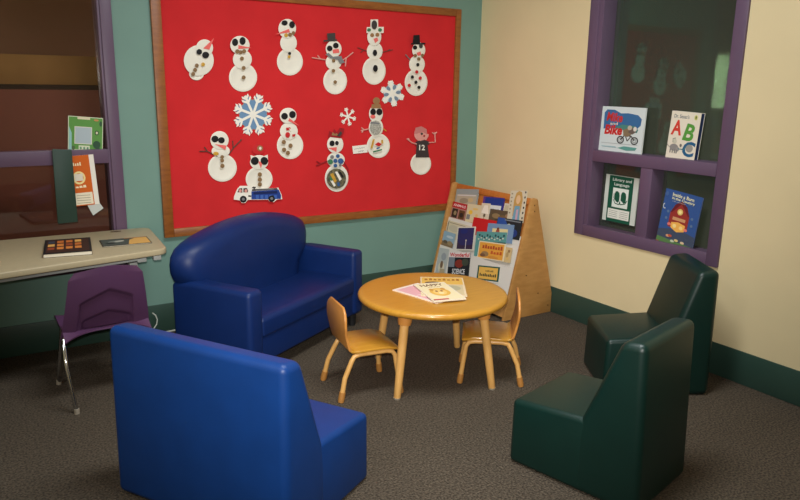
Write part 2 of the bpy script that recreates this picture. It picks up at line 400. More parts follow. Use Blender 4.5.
snowman(C2, 'tall white snowman at top of the board, nose pointing left, one small dark button', [(636, 280, 59, 63), (630, 195, 38, 42), (624, 130, 40, 44)],
    [E_('eye', 612, 104, 14, 12, BLACK), E_('eye', 646, 112, 13, 16, BLACK), ('p', 'nose', [(632, 131), (637, 147), (570, 156)], PINK), ('m', 'mouth', [('e', 619, 160, 9, 9, GOLD), ('e', 637, 158, 9, 9, BROWN), ('e', 652, 150, 8, 9, BROWN)]), E_('button', 635, 243, 7, 7, BLACK), E_('button', 633, 258, 7, 7, GOLD)], (636, 343))
snowman(C3, 'white snowman in a grey top hat and trailing grey scarf', [(160, 368, 54, 61), (153, 282, 36, 36), (153, 222, 36, 38)],
    [('m', 'hat', [('p', [(106, 190), (108, 182), (168, 178), (168, 187)], CHAR), ('p', [(126, 183), (122, 152), (160, 149), (162, 181)], CHAR)]), E_('eye', 135, 220, 13, 13, BLACK), E_('eye', 163, 207, 13, 13, BLACK), ('p', 'nose', [(148, 225), (176, 222), (180, 240), (150, 243)], PINK),
     ('p', 'scarf', [(116, 247), (130, 240), (150, 258), (188, 254), (195, 272), (206, 284), (182, 290), (172, 272), (140, 266)], GREY), ('l', 'arm', [[(116, 272), (54, 262)], [(92, 267), (80, 252)]], .0035, PALE), ('l', 'arm', [[(190, 275), (212, 262), (242, 238)], [(210, 264), (206, 302)]], .0035, PALE)] + btns([(153, 275), (152, 322), (160, 373)], 8, BROWN), (160, 430))
snowman(C3, 'white snowman in a pale tall hat, smiling, with two big black buttons', [(337, 322, 53, 63), (340, 232, 36, 40), (338, 168, 32, 40)],
    [('m', 'hat', [('p', [(302, 150), (304, 123), (381, 122), (380, 150)], plate_white), ('p', [(320, 124), (321, 89), (355, 88), (356, 124)], plate_white), ('e', 314, 136, 9, 8, GRN), ('e', 364, 136, 9, 8, GRN), ('e', 338, 113, 13, 21, CHAR)]),
     E_('eye', 328, 160, 9, 9, TAN), E_('eye', 352, 158, 9, 9, TAN), ('p', 'nose', [(334, 176), (352, 170), (356, 184), (342, 196)], PINK), ('l', 'mouth', [[(318, 186), (324, 200), (336, 208), (350, 205), (360, 194), (362, 184)]], .004, BLACK),
     E_('button', 341, 240, 10, 14, BLACK), E_('button', 343, 311, 11, 16, BLACK), ('l', 'arm', [[(322, 240), (262, 216)], [(290, 227), (276, 238)]], .0022, TWIG), ('l', 'arm', [[(356, 242), (422, 226)], [(396, 232), (410, 224)]], .0022, TWIG)], (337, 386))
snowman(C3, 'white snowman in a black top hat with red and black dots, upper right', [(528, 375, 52, 61), (532, 292, 36, 40), (540, 228, 30, 36)],
    [('m', 'hat', [('p', [(504, 203), (506, 196), (570, 194), (570, 202)], BLACK), ('p', [(512, 197), (516, 160), (544, 158), (546, 196)], BLACK)]), E_('eye', 523, 216, 10, 10, BLACK), E_('eye', 550, 208, 9, 12, CHAR), ('p', 'nose', [(530, 240), (548, 234), (552, 250), (536, 254)], PINK),
     ('m', 'mouth', [('e', 524, 253, 8, 8, BROWN), ('e', 540, 268, 8, 8, BROWN), ('e', 557, 252, 7, 8, BROWN)]), ('l', 'arm', [[(506, 278), (480, 248)]], .003, GREY)] + btns([(536, 294), (511, 350), (527, 374), (541, 397)], 7.5, BLACK)+btns([(531, 327), (547, 355), (497, 388)], 7.5, REDB), (528, 437))
snowman(C4, 'white snowman with forked twig arms, leftmost of the lower row', [(135, 345, 60, 58), (128, 275, 38, 26), (123, 230, 38, 38)],
    [E_('eye', 104, 225, 15, 14, BLACK), E_('eye', 131, 230, 14, 13, BLACK), ('p', 'nose', [(103, 246), (152, 252), (148, 271)], PINK), E_('button', 108, 286, 12, 8, GOLD), ('m', 'button', [('e', 134, 300, 8, 8, BROWN), ('e', 134, 315, 8, 8, BROWN)]), E_('button', 135, 337, 9, 9, BROWN),
     ('l', 'arm', [[(114, 298), (72, 276), (40, 276)], [(72, 276), (60, 258)]], .003, TWIG), ('l', 'arm', [[(160, 292), (180, 263), (216, 226)], [(180, 263), (178, 232)]], .003, TWIG)], (135, 403))
snowman(C4, 'short white snowman with a dark red pompom, behind the paper fire truck', [(288, 392, 56, 52), (288, 322, 38, 30)],
    [('m', 'pompom', [('e', 286, 268, 27, 22, REDB), ('e', 292, 264, 12, 12, TAN), ('e', 293, 264, 5, 6, WHITE)]), ('p', 'ear', [(254, 312), (252, 292), (272, 298)], plate_white), ('p', 'ear', [(304, 298), (324, 290), (325, 312)], plate_white),
     E_('eye', 270, 316, 17, 17, BLACK), E_('eye', 310, 316, 16, 17, BLACK), ('p', 'nose', [(284, 318), (303, 320), (296, 348)], PINK)] + btns([(291, 373), (291, 394), (291, 414)], 9, BROWN), (288, 442))
snowman(C4, 'white snowman with red paper scraps on its chest and four brown buttons', [(417, 252, 55, 57), (412, 192, 37, 36), (409, 128, 35, 33)],
    [E_('eye', 394, 130, 14, 14, BLACK), E_('eye', 427, 123, 14, 15, BLACK), ('p', 'nose', [(414, 138), (409, 150), (457, 170)], PINK), ('l', 'mouth', [[(386, 158), (400, 166), (414, 164)]], .0016, GREY),
     ('m', 'scrap', [('p', [(400, 178), (418, 176), (420, 186), (402, 190)], REDB), ('p', [(412, 180), (424, 188), (418, 192)], WHITE)]), E_('scrap', 407, 208, 10, 12, REDB), ('p', 'scrap', [(426, 206), (440, 204), (438, 214), (428, 216)], REDB)] + btns([(391, 238), (419, 253), (392, 270), (408, 283)], 9, BROWN), (417, 310))
snowman(C5, 'white snowman with a feathery red and brown hat and a patterned belly', [(111, 388, 49, 57), (108, 312, 37, 31), (105, 247, 34, 37)],
    [('m', 'hat', [('p', [(76, 216), (80, 190), (96, 200), (100, 182), (112, 198), (124, 178), (144, 182), (138, 204), (128, 222)], DKRED), ('p', [(90, 210), (94, 196), (104, 204), (112, 200), (118, 212)], TAN), ('p', [(112, 212), (128, 192), (134, 200), (124, 216)], CHAR)]),
     E_('eye', 92, 243, 11, 12, BLACK), ('m', 'eye', [('e', 113, 241, 12, 13, WHITE), ('e', 112, 242, 8, 9, BLACK)]), ('p', 'nose', [(76, 262), (112, 259), (110, 279)], PINK)]
    + [E_('button', x, y, r, r, m) for x, y, r, m in ((85, 320, 11, GRN), (128, 317, 12, BLUEB), (106, 316, 9, BLUEB), (92, 300, 8, GREY), (116, 296, 8, BLUEB), (106, 336, 8, BLUEB), (126, 334, 6, GREY))]
    + [('m', 'belly_patch', [('e', 110, 390, 41, 42, mat('speckled_print', (120, 112, 84), .7, col2=(40, 46, 40), nscale=90)), ('p', [(84, 372), (96, 366), (112, 400), (102, 408)], GOLD), ('p', [(104, 362), (114, 360), (132, 392), (124, 400)], WHITE), ('p', [(84, 398), (92, 394), (108, 418), (100, 424)], WHITE), ('p', [(118, 358), (128, 362), (140, 380), (134, 386)], BLACK), ('p', [(80, 384), (88, 382), (96, 396), (88, 400)], GRN), ('p', [(112, 408), (122, 404), (126, 420), (116, 422)], BLUEB)]),
       ('l', 'arm', [[(76, 315), (26, 336)], [(44, 328), (28, 318)]], .004, DKRED), ('l', 'arm', [[(136, 312), (158, 350), (160, 372)]], .004, DKRED)], (111, 446))
snowman(C5, 'white snowman in a brown hat with a printed belly, beside the name card', [(285, 253, 48, 51), (275, 178, 30, 38), (275, 120, 29, 37)],
    [('m', 'hat', [('p', [(254, 98), (258, 80), (292, 78), (298, 97)], TAN), ('e', 277, 66, 15, 15, TAN)]), E_('eye', 263, 112, 12, 14, BLACK), E_('eye', 289, 112, 13, 14, BLACK), E_('nose', 262, 132, 11, 8, PINK),
     ('m', 'chest_patch', [('e', 274, 178, 24, 30, mat('grey_speckle', (196, 192, 180), .7, col2=(110, 112, 104), nscale=120)), ('p', [(250, 160), (256, 152), (290, 158), (288, 164)], GREY)]),
     ('m', 'belly_patch', [('p', [(252, 262), (262, 226), (270, 226), (260, 266)], GOLD), ('p', [(270, 248), (284, 238), (300, 246), (288, 256)], REDB), ('p', [(262, 276), (300, 266), (300, 272), (264, 282)], GRN), ('p', [(296, 230), (304, 228), (306, 244), (298, 244)], GOLD), ('p', [(276, 262), (292, 258), (290, 264), (278, 268)], BLUEB)]),
     ('l', 'arm', [[(250, 182), (212, 190)], [(226, 187), (214, 178)], [(222, 188), (216, 198)]], .004, PALE), ('l', 'arm', [[(302, 180), (318, 192)]], .003, GOLD)], (285, 304))
snowman(C5, 'white snowman in a dark football jersey numbered 12 with raised arms', [(462, 328, 43, 46)],
    [('m', 'jersey', [('p', [(440, 237), (458, 230), (480, 230), (498, 236), (496, 250), (490, 248), (497, 302), (440, 302), (444, 250), (438, 252)], mat('charcoal_felt', (56, 46, 46), .9))] +
        []), ('m', 'head', [('e', 460, 204, 26, 30, PALE), ('p', [(434, 206), (440, 178), (464, 172), (486, 184), (488, 206), (470, 196)], paper((190, 120, 116))), ('p', [(470, 206), (494, 204), (494, 214), (484, 230), (470, 226)], PALE), ('e', 466, 203, 5, 5, CHAR), ('e', 476, 212, 4, 4, DKRED)]),
     ('l', 'arm', [[(444, 246), (424, 240), (404, 224)], [(414, 232), (410, 222)]], .004, PALE), ('l', 'arm', [[(494, 240), (522, 238), (520, 196)], [(520, 206), (510, 198)], [(520, 206), (528, 196)]], .004, PALE)], (462, 375))
jt = [o for o in bpy.data.objects if o.get('label', '').startswith('white snowman in a dark football')][0]
vs, fs = text_mesh('12', .02); mb = MB()
mb.add([C5.at(455+24*a, 272-23*v, .0125) for a, v in vs], fs, WHITE); rel(mb, 'number', jt).parent = [c for c in jt.children if c.name.startswith('jersey')][0]

# snowflakes
def snowflake(pin, cx, cy, rx, ry, arms, label, blue, phase, grey):
    t = thing('paper_snowflake', label, 'paper snowflake', pin.at(cx, cy+ry, 0), 0, 'paper snowflakes on the bulletin board'); fix()
    def pt(r_, a): return (cx+rx*r_*math.cos(a), cy+ry*r_*math.sin(a))
    mb = MB(); out = []
    for i in range(arms):
        a = phase+2*PI*i/arms; w = PI/arms
        out += [pt(.72, a-w), pt(.78, a-w*.55), pt(.98, a-w*.42), pt(1.03, a), pt(.98, a+w*.42), pt(.78, a+w*.55)]
    if grey: pin.poly(mb, out, .0005, .001, paper((150, 142, 132))); rel(mb, 'paper_backing', t)
    if blue:
        mb = MB(); out2 = [(cx+(x-cx)*.95, cy+(y-cy)*.95) for x, y in out]; pin.poly(mb, out2, .002, .001, paper((104, 138, 172) if arms > 6 else (214, 218, 216))); rel(mb, 'blue_sheet', t)
    mb = MB(); lw = .125 if arms > 6 else .19
    for i in range(arms):
        a = phase+2*PI*i/arms; d = (math.cos(a), math.sin(a)); n = (-d[1], d[0])
        def q(l, w_): return (cx+rx*(d[0]*l+n[0]*w_), cy+ry*(d[1]*l+n[1]*w_))
        pin.poly(mb, [q(0, -lw/2), q(1.0, -lw/2), q(1.0, lw/2), q(0, lw/2)], .0033, .0012, WHITE)
        for l0, ln in ((.55, .30), (.76, .22)):
            for sg in (1, -1): pin.poly(mb, [q(l0, 0), q(l0+.13, 0), q(l0+ln*.85+.1, sg*ln*.8), q(l0+ln*.85-.02, sg*ln*.86)], .0036, .0012, WHITE)
    pin.ell(mb, cx, cy, rx*.15, ry*.15, .0038, .001, WHITE); rel(mb, 'crystal', t)
    if blue and arms == 6:
        for i in range(arms):
            mb = MB(); a = phase+2*PI*(i+.5)/arms
            pin.ell(mb, *pt(.52, a), rx*.22, ry*.13, .0052, .0008, paper((116, 134, 152)), rot=a, n=16)
            rel(mb, 'petal', t)
snowflake(C4, 263, 123, 80, 86, 8, 'large eight-armed blue and white paper snowflake on the red board', True, math.radians(20), True)
snowflake(C3, 420, 425, 54, 58, 6, 'middle-sized pale blue and white snowflake at the upper right of the board', True, math.radians(90-10), True)
snowflake(C5, 158, 132, 33, 37, 6, 'smallest snowflake, all white, in the middle of the red board', False, math.radians(75), False)
# fire truck cut-out
T = Pin(225, 180, 12.3)
tr = thing('paper_fire_truck', 'blue and white fire truck cut out of paper below the short snowman', 'paper cutout', T.at(400, 270, 0)); fix()
mb = MB(); T.poly(mb, [(108, 240), (112, 200), (150, 110), (185, 72), (285, 72), (300, 85), (340, 78), (395, 84), (400, 100), (620, 100), (655, 92), (672, 130), (695, 180), (705, 235), (640, 240), (600, 272), (545, 262), (530, 242), (280, 244), (250, 282), (205, 282), (180, 250)], .013, .001, WHITE); rel(mb, 'cut_sheet', tr)
mb = MB(); T.poly(mb, [(325, 238), (325, 140), (662, 118), (690, 190), (688, 232), (600, 236), (540, 236)], .0145, .0008, paper((34, 62, 136)))
T.poly(mb, [(350, 150), (640, 134), (645, 165), (350, 178)], .0155, .0006, paper((22, 36, 84)))
for i in range(5): T.poly(mb, [(380+55*i, 232), (380+55*i, 186), (418+55*i, 184), (418+55*i, 231)], .0155, .0006, paper((60, 96, 170)))
rel(mb, 'truck_body', tr)
mb = MB(); T.poly(mb, [(330, 136), (335, 112), (640, 100), (655, 118)], .0145, .0008, CHAR); T.poly(mb, [(380, 120), (600, 110), (600, 118), (380, 128)], .0155, .0006, GREY); T.poly(mb, [(330, 95), (345, 80), (385, 84), (365, 112)], .0155, .0006, CHAR); rel(mb, 'ladder', tr)
for pts in ([(152, 150), (172, 106), (212, 98), (214, 156)], [(226, 152), (226, 100), (268, 98), (284, 128), (282, 150)]):
    mb = MB(); T.poly(mb, pts, .0145, .0008, CHAR); T.ell(mb, sum(p[0] for p in pts)/len(pts), 134, 18, 22, .0155, .0006, PALE, n=12); rel(mb, 'cab_window', tr)
for cx in (225, 575):
    mb = MB(); T.ell(mb, cx, 236 if cx < 300 else 228, 42, 42, .0150, .0012, BLACK); T.ell(mb, cx, 236 if cx < 300 else 228, 18, 18, .0164, .0008, GREY); rel(mb, 'wheel', tr)
mb = MB(); T.poly(mb, [(285, 205), (288, 186), (322, 190), (322, 208)], .0145, .0008, CHAR); rel(mb, 'step', tr)
# name card
C = thing('name_card', 'small white name card pinned beside the snowman in the brown hat', 'card', C5.at(210, 287, 0)); fix()
mb = MB(); C5.poly(mb, [(176, 255), (238, 248), (240, 281), (180, 287)], .0065, .0008, WHITE); rel(mb, 'sheet', C)
for (u, v, L_) in ((184, 268, 44), (200, 278, 24)):
    mb = MB(); C5.line(mb, [(u+L_*k/12, v-.14*L_*k/12+(-3, 2, -4, 1)[k % 4]) for k in range(13)], .0009, .0078, GREY); rel(mb, 'lettering', C)

# ------------------------------------------------------------------ books and printed sheets
def book(name, label, cat, TL, TR, BL, t, cover, art=None, pages=True, group=None, spine=None, round_=0):
    TL, TR, BL = Vector(TL), Vector(TR), Vector(BL)
    V = TL-BL; v = V.normalized(); U = TR-TL; U = U-v*U.dot(v); u = U.normalized(); W = u.cross(v)
    w, h = U.length, V.length
    M = Matrix(((u.x, v.x, W.x, BL.x), (u.y, v.y, W.y, BL.y), (u.z, v.z, W.z, BL.z), (0, 0, 0, 1)))
    root = thing(name, label, cat, M=M, group=group)
    mb = MB(); cm = paper(cover); e = min(.0012, t*.22)
    if pages:
        mb.box((0, 0, -e), (w, h, 0), cm); mb.box((0, 0, -t), (w, h, -t+e), cm); mb.box((0, 0, -t+e), (e, h, -e), paper(spine) if spine else cm)
    else: mb.box((0, 0, -t), (w, h, 0), cm)
    if art: art(Art(mb, (0, 0, 0), (w, 0, 0), (0, h, 0)))
    o = mb.build('cover' if pages else 'sheet'); o.parent = root
    if pages:
        mb = MB(); mb.box((e, .002, -t+e), (w-.002, h-.002, -e), page_white); p = mb.build('pages'); p.parent = root
    return root
def quad_on(o, n):
    return lambda *pts: [on_plane(px, py, o, n) for px, py in pts]
# --- on the right window
def lean(x_bottom, z_bottom, x_top, z_top):
    d = Vector((x_top-x_bottom, 0, z_top-z_bottom)); n = Vector((0, 1, 0)).cross(d).normalized(); return quad_on((x_bottom, 0, z_bottom), n)
def a_mike(A):
    sky = (58, 104, 150)
    A.poly([(.07, .50), (.06, .86), (.12, .93), (.30, .93), (.45, .86), (.62, .87), (.84, .84), (.93, .76), (.92, .62), (.86, .56), (.86, .46), (.60, .50), (.3, .52)], sky)
    A.poly([(.30, .53), (.5, .62), (.8, .60), (.88, .52), (.85, .46), (.60, .49)], (74, 128, 120))
    A.text('Mike', .12, .68, .50, .88, (196, 48, 40), .035, -.02, .2); A.text('Bike', .10, .38, .52, .60, (196, 40, 34), .045, .0, .15); A.text('and', .22, .60, .40, .66, (236, 214, 190), .01)
    for c in (.50, .82):
        A.ring(c, .285, .085, .085, .30, (46, 42, 40)); A.ring(c, .285, .045, .045, .3, (120, 116, 110))
    A.line([(.5, .285), (.60, .40), (.74, .38), (.82, .285)], .03, (70, 64, 60)); A.line([(.60, .40), (.66, .27), (.74, .38)], .025, (80, 74, 66))
    A.poly([(.56, .38), (.54, .50), (.62, .54), (.70, .52), (.74, .42), (.66, .36)], (132, 112, 84)); A.poly([(.66, .46), (.70, .56), (.80, .58), (.84, .48), (.76, .42)], (104, 92, 84)); A.ell(.69, .56, .05, .05, (186, 176, 156)); A.ell(.81, .54, .04, .05, (214, 208, 196))
    A.line([(.06, .19), (.9, .20)], .008, (150, 158, 156)); A.poly([(.45, .10), (.60, .15), (.90, .14), (.86, .08), (.66, .06)], (92, 150, 140)); A.poly([(.06, .12), (.4, .13), (.44, .10), (.1, .10)], (150, 180, 184))
q = lean(XW+.034, .978, XW+.042, 1.205)
book('picture_book', 'white and blue picture book with red title and a motorbike, on the window rail', 'book', *q((603, 106), (646.5, 108), (598.3, 150.2)), .008, (206, 214, 212), a_mike, spine=(150, 160, 160))
def a_abc(A):
    A.text('Dr. Seuss\'s', .10, .86, .62, .94, (40, 70, 90), .01); A.ell(.84, .90, .06, .055, (206, 206, 120)); A.text('1', .82, .87, .86, .93, (80, 80, 50))
    A.text('A', .06, .50, .42, .82, (206, 60, 46), .03, 0, .1); A.text('B', .48, .42, .86, .78, (86, 150, 60), .03, -.03, .25)
    A.text('C', .55, .08, .97, .40, (36, 92, 130), .03, 0, .1); A.ell(.78, .26, .12, .08, (150, 148, 140))
    A.ell(.25, .24, .15, .075, (140, 136, 132)); A.ell(.38, .21, .06, .05, (150, 146, 140)); A.line([(.40, .22), (.60, .22), (.66, .28)], .02, (70, 120, 130))
    for x in (.14, .22, .30, .36): A.rect(x-.02, .12, x+.02, .20, (128, 124, 120))
    A.line([(.10, .24), (.02, .28), (.0, .30)], .012, (90, 90, 90)); A.ell(.25, .37, .08, .05, (200, 196, 176)); A.line([(.20, .34), (.18, .42), (.28, .44)], .012, (120, 130, 120)); A.ell(.48, .30, .04, .035, (120, 116, 110))
q = lean(XW+.040, .976, XW+.046, 1.205)
book('alphabet_book', 'white alphabet book with big red A, green B and blue C on the window rail', 'book', *q((672.5, 110.5), (702, 112.3), (665.2, 157.3)), .028, (226, 216, 196), a_abc, spine=(40, 60, 110))
bk = bpy.data.objects['alphabet_book']
for ch in bk.children:
    if ch.name.startswith('pages'):
        ch.data.materials[0] = mat('blue_page_edge', (38, 56, 104), .6)
        ch['label'] = 'blue page edges'
def a_lib(A):
    A.rect(.12, .0, .86, .99, (26, 84, 62))
    A.text('Library and', .22, .86, .80, .94, (224, 230, 220), .015); A.text('Language', .28, .765, .74, .845, (224, 230, 220), .015)
    A.rect(.26, .32, .74, .735, (224, 230, 220))
    for s_ in (0, 1):
        c = .40+.20*s_; A.poly([(c-.08, .48), (c-.08, .60), (c-.05, .66), (c, .67), (c+.06, .64), (c+.08, .58), (c+.08, .46), (c+.03, .42)], (26, 84, 62))
    A.line([(.30, .48), (.36, .40), (.49, .39), (.50, .46), (.52, .39), (.66, .42), (.72, .50)], .02, (26, 84, 62)); A.line([(.30, .62), (.30, .50)], .012, (26, 84, 62))
    A.rect(.16, .07, .82, .28, (226, 226, 214))
    for i in range(4): A.line([(.20, .24-.04*i), (.46, .235-.04*i)], .008, (130, 132, 124)); A.line([(.53, .235-.04*i), (.78, .23-.04*i)], .008, (130, 132, 124))
q = lean(XW+.074, .575, XW+.080, .86)
book('framed_sign', 'green and white library sign in the lower left window pane', 'sign', *q((606.5, 173.8), (639.2, 178.3), (602, 219.2)), .006, (206, 210, 200), a_lib, pages=False)
def a_barn(A):
    A.rect(0, .0, 1, .16, (88, 124, 74)); A.poly([(0, .15), (1, .12), (1, .30), (.7, .34), (.3, .33), (0, .28)], (66, 76, 96))
    A.poly([(.24, .36), (.24, .62), (.34, .76), (.50, .83), (.66, .76), (.76, .62), (.76, .36)], (150, 52, 44)); A.poly([(.24, .62), (.34, .77), (.50, .85), (.66, .77), (.76, .62), (.72, .62), (.50, .80), (.28, .62)], (106, 34, 38))
    A.ell(.50, .66, .075, .055, (222, 190, 110)); A.ell(.50, .66, .04, .03, (250, 226, 150)); A.rect(.33, .50, .68, .555, (206, 150, 104))
    A.poly([(.32, .36), (.32, .45), (.50, .48), (.70, .45), (.70, .34), (.50, .30)], (240, 178, 84)); A.ell(.42, .40, .05, .035, (250, 220, 140)); A.ell(.60, .39, .05, .035, (250, 210, 130)); A.ell(.27, .41, .05, .025, (226, 120, 110)); A.ell(.73, .38, .05, .025, (226, 120, 110))
    for x, y in ((.18, .62), (.16, .5), (.84, .6), (.86, .48), (.3, .86), (.7, .84)): A.ell(x, y, .035, .025, (92, 116, 150))
    for x, y, c in ((.3, .20, (214, 160, 120)), (.36, .21, (190, 86, 60)), (.55, .16, (220, 196, 130)), (.72, .15, (214, 190, 150)), (.45, .13, (190, 200, 170)), (.82, .22, (70, 80, 100))): A.ell(x, y, .055, .022, c)
    A.poly([(.02, .0), (.28, .0), (.24, .05), (.02, .07)], (178, 40, 46))
    A.text('Inside a Barn', .22, .905, .80, .965, (236, 232, 190), .015, -.012); A.text('in the Country', .22, .835, .84, .895, (236, 232, 190), .015, -.012); A.text('a rebus read-along story', .24, .805, .60, .825, (206, 206, 200), 0)
    A.ell(.07, .92, .04, .04, (70, 100, 150)); A.ring(.07, .70, .05, .05, .3, (206, 214, 214), PI*.6, PI*1.7)
q = lean(XW+.018, .572, XW+.026, .83)
book('picture_book', 'blue picture book with a red barn on its cover, in the lower right window pane', 'book', *q((666.5, 188.2), (704.2, 194.5), (655.2, 242.6)), .007, (52, 84, 142), a_barn)
# --- on the left window
def a_green(A):
    A.rect(.02, .02, .98, .98, (96, 150, 74)); A.rect(.26, .92, .62, .995, (222, 214, 180)); A.rect(.18, .18, .68, .70, (226, 220, 204)); A.rect(.20, .20, .66, .68, (176, 190, 196))
    A.rect(.30, .0, .62, .14, (214, 220, 190))
    for x in (.36, .46, .56): A.ell(x, .06, .03, .04, (110, 150, 120))
    A.ell(.82, .54, .06, .07, (56, 86, 60)); A.ell(.82, .54, .03, .04, (220, 214, 180)); A.ell(.82, .18, .11, .12, (54, 84, 62)); A.ell(.85, .08, .06, .05, (54, 84, 62)); A.ell(.93, .82, .04, .08, (60, 92, 66)); A.ell(.15, .06, .05, .06, (84, 110, 70))
    A.ell(.80, .92, .07, .03, (196, 140, 90)); A.poly([(.02, .0), (.10, .0), (.10, .5), (.02, .7)], (150, 196, 190))
q = quad_on((0, YW+.018, 0), (0, 1, 0))
book('magazine', 'green picture magazine standing on the left window rail', 'magazine', *q((68.2, 115.6), (103.2, 116), (68, 149.3)), .006, (214, 222, 190), a_green)
def a_orange(A):
    A.rect(.0, .0, .80, 1.0, (206, 98, 30)); A.rect(.02, .02, .76, .26, (232, 222, 196))
    for i in range(4): A.line([(.10, .21-.05*i), (.66, .20-.05*i)], .010, (150, 140, 120))
    A.marks(.1, .80, .46, .87, (240, 222, 180), 4); A.marks(.1, .36, .56, .41, (244, 228, 188), 3, .15)
    A.ring(.30, .56, .26, .13, .3, (240, 218, 150)); A.rect(.12, .50, .46, .64, (222, 214, 196))
q = quad_on((0, YW-.0145, 0), (0, 1, 0))
book('poster', 'orange and white notice hanging on the left window behind the desk', 'poster', *q((68.5, 156.2), (93.2, 154.2), (75.5, 206.5)), .002, (232, 228, 216), a_orange, pages=False)
mb = MB(); pts = [on_y(x, y, YW-.0125) for x, y in ((87.5, 205.5), (99, 202), (103.5, 208.2), (93.2, 215.5))]
mb.prism(pts, (0, .0015, 0), paper((196, 200, 194))); tag(mb.build('folded_paper', base=sum(pts, Vector())/4), 'loose grey-white paper corner hanging below the orange notice', 'paper')


# --- the display rack
RX0, RX1, RH, RYR, RYL = 2.546, 2.708, .69, 2.886, 3.640
sn = Vector((-RH, 0, RX1-RX0)).normalized(); sd = Vector((RX1-RX0, 0, RH)).normalized()
rack = thing('book_display_rack', 'slanted wooden book display rack with white shelf lips in the room\'s corner', 'book rack', (2.72, (RYR+RYL)/2, 0)); fix()
RB_ = XW-.010
def rack_side(y0):
    prof = [(RX0, 0), (RB_, 0), (RB_, .115)]
    top = [(2.763, .655), (2.760, .676), (2.750, .688), (2.735, .692), (2.718, .690), (2.708, .682)]
    mb = MB(); mb.prism([(x, y0, z) for x, z in prof+top], (0, .018, 0), birch); return mb
rel(rack_side(RYR), 'side_panel', rack, bevel=.003, seg=2); rel(rack_side(RYL-.018), 'side_panel', rack, bevel=.003, seg=2)
for x, z in ((2.732, .652), (2.735, .618), (2.700, .250), (2.80, .13), (2.885, .045)):
    mb = MB(); mb.lathe((x, RYR-.0005, z), [(.004, 0), (.004, .0012), (.002, .0015)], mat('screw', (96, 70, 40), .4, metal=.6), 12, (0, -1, 0)); rel(mb, 'screw', rack)
def slab(s0, s1, off, th, m, name, y0=RYR+.018, y1=RYL-.018, **k):
    mb = MB(); o = Vector((RX0, 0, 0))-sn*off
    a = o+sd*s0; c = o+sd*s1
    mb.prism([(a.x, y0, a.z), (c.x, y0, c.z), (c.x-sn.x*th, y0, c.z-sn.z*th), (a.x-sn.x*th, y0, a.z-sn.z*th)], (0, y1-y0, 0), m); return rel(mb, name, rack, **k)
slab(.10, .712, .050, .012, birch_orange, 'back_panel')
slab(.676, .712, .038, .013, birch_orange, 'top_rail', bevel=.002, seg=2)
slab(.055, .302, .008, .004, lip_white, 'lip_panel'); slab(.30, .489, .0285, .004, lip_white, 'lip_panel'); slab(.02, .085, .0, .008, birch, 'kick_board')
for s0, of in ((.085, .012), (.255, .013), (.44, .034)):
    mb = MB(); o = Vector((RX0, 0, 0))+sd*s0
    mb.box((o.x+of+.006, RYR+.018, o.z-.012), (o.x+.075, RYL-.018, o.z), birch); rel(mb, 'ledge', rack)
BK = 'books in the display rack'
def rbook(label, off, TL, TR, BL, cover, art=None, t=.0035):
    o = Vector((RX0, 0, 0))-sn*off
    P = [on_plane(px, py, o, sn) for px, py in (TL, TR, BL)]
    lim = RYL-.0215
    for p in P: p.y = max(RYR+.021, min(lim, p.y))
    return book('picture_book', label, 'book', *P, t, cover, art, group=BK)
def a1(A): A.rect(.05, .05, .95, .70, (178, 170, 146)); A.rect(.08, .62, .9, .68, (206, 206, 200)); A.ell(.4, .35, .2, .15, (150, 140, 116)); A.ell(.7, .4, .12, .12, (196, 176, 130))
rbook('grey picture book with a beige picture, top left of the display rack', .0378, (456.8, 188.8), (478.3, 195), (454.2, 206.5), (146, 156, 152), a1)
def a2(A): A.rect(.03, .0, .97, .95, (34, 58, 132)); A.rect(.22, .16, .90, .60, (214, 218, 216)); A.marks(.28, .30, .82, .44, (150, 160, 170), 7); A.rect(.0, .6, .1, 1, (96, 60, 130))
rbook('dark blue book with a white title panel on the rack\'s top row', .0378, (483.8, 196.3), (504.2, 202.3), (480.5, 216), (70, 52, 128), a2)
rbook('thin pale book between the dark blue book and the doll cover', .0378, (504.8, 203), (512.5, 205), (501.5, 219), (206, 200, 180), lambda A: A.rect(.1, .1, .9, .9, (190, 180, 150)))
def a4(A):
    A.poly([(.30, .2), (.28, .70), (.36, .92), (.52, .99), (.70, .95), (.80, .72), (.74, .2)], (190, 150, 84)); A.ell(.53, .72, .13, .14, (222, 184, 140)); A.poly([(.30, .0), (.38, .52), (.68, .52), (.78, .0)], (112, 156, 176)); A.poly([(.50, .0), (.50, .40), (.62, .42), (.62, .0)], (196, 160, 176))
    for i in range(6): A.ell(.92, .95-.16*i, .04, .035, (40, 40, 44)); A.ell(.12, .9-.12*i, .05, .025, (150, 140, 116))
rbook('tall book with a long-haired girl in a blue dress, at the rack\'s top right corner', .0288, (511, 190.5), (527.2, 192.6), (506.5, 222), (206, 196, 170), a4)
def b1(A): A.rect(.0, .66, 1, 1, (178, 34, 40)); A.text('ANIMALS', .08, .74, .92, .90, (236, 210, 206), .02); A.rect(.08, .05, .46, .6, (54, 42, 34)); A.rect(.56, .05, .95, .58, (96, 66, 38)); A.ell(.3, .34, .1, .14, (150, 130, 96)); A.ell(.75, .3, .12, .14, (52, 40, 36))
rbook('book with a red title band over two dark animal photos', .0332, (450.6, 200.6), (467.3, 205.6), (447.6, 216.5), (168, 120, 108), b1)
def b2(A): A.ell(.3, .55, .14, .12, (230, 190, 70)); A.rect(.05, .15, .30, .42, (130, 130, 126)); A.ell(.6, .75, .2, .06, (224, 190, 110)); A.ell(.75, .4, .1, .1, (214, 186, 120))
rbook('cream book with yellow spots and a small grey square', .0332, (468, 203.6), (481.5, 207.6), (464.8, 221.5), (214, 200, 160), b2)
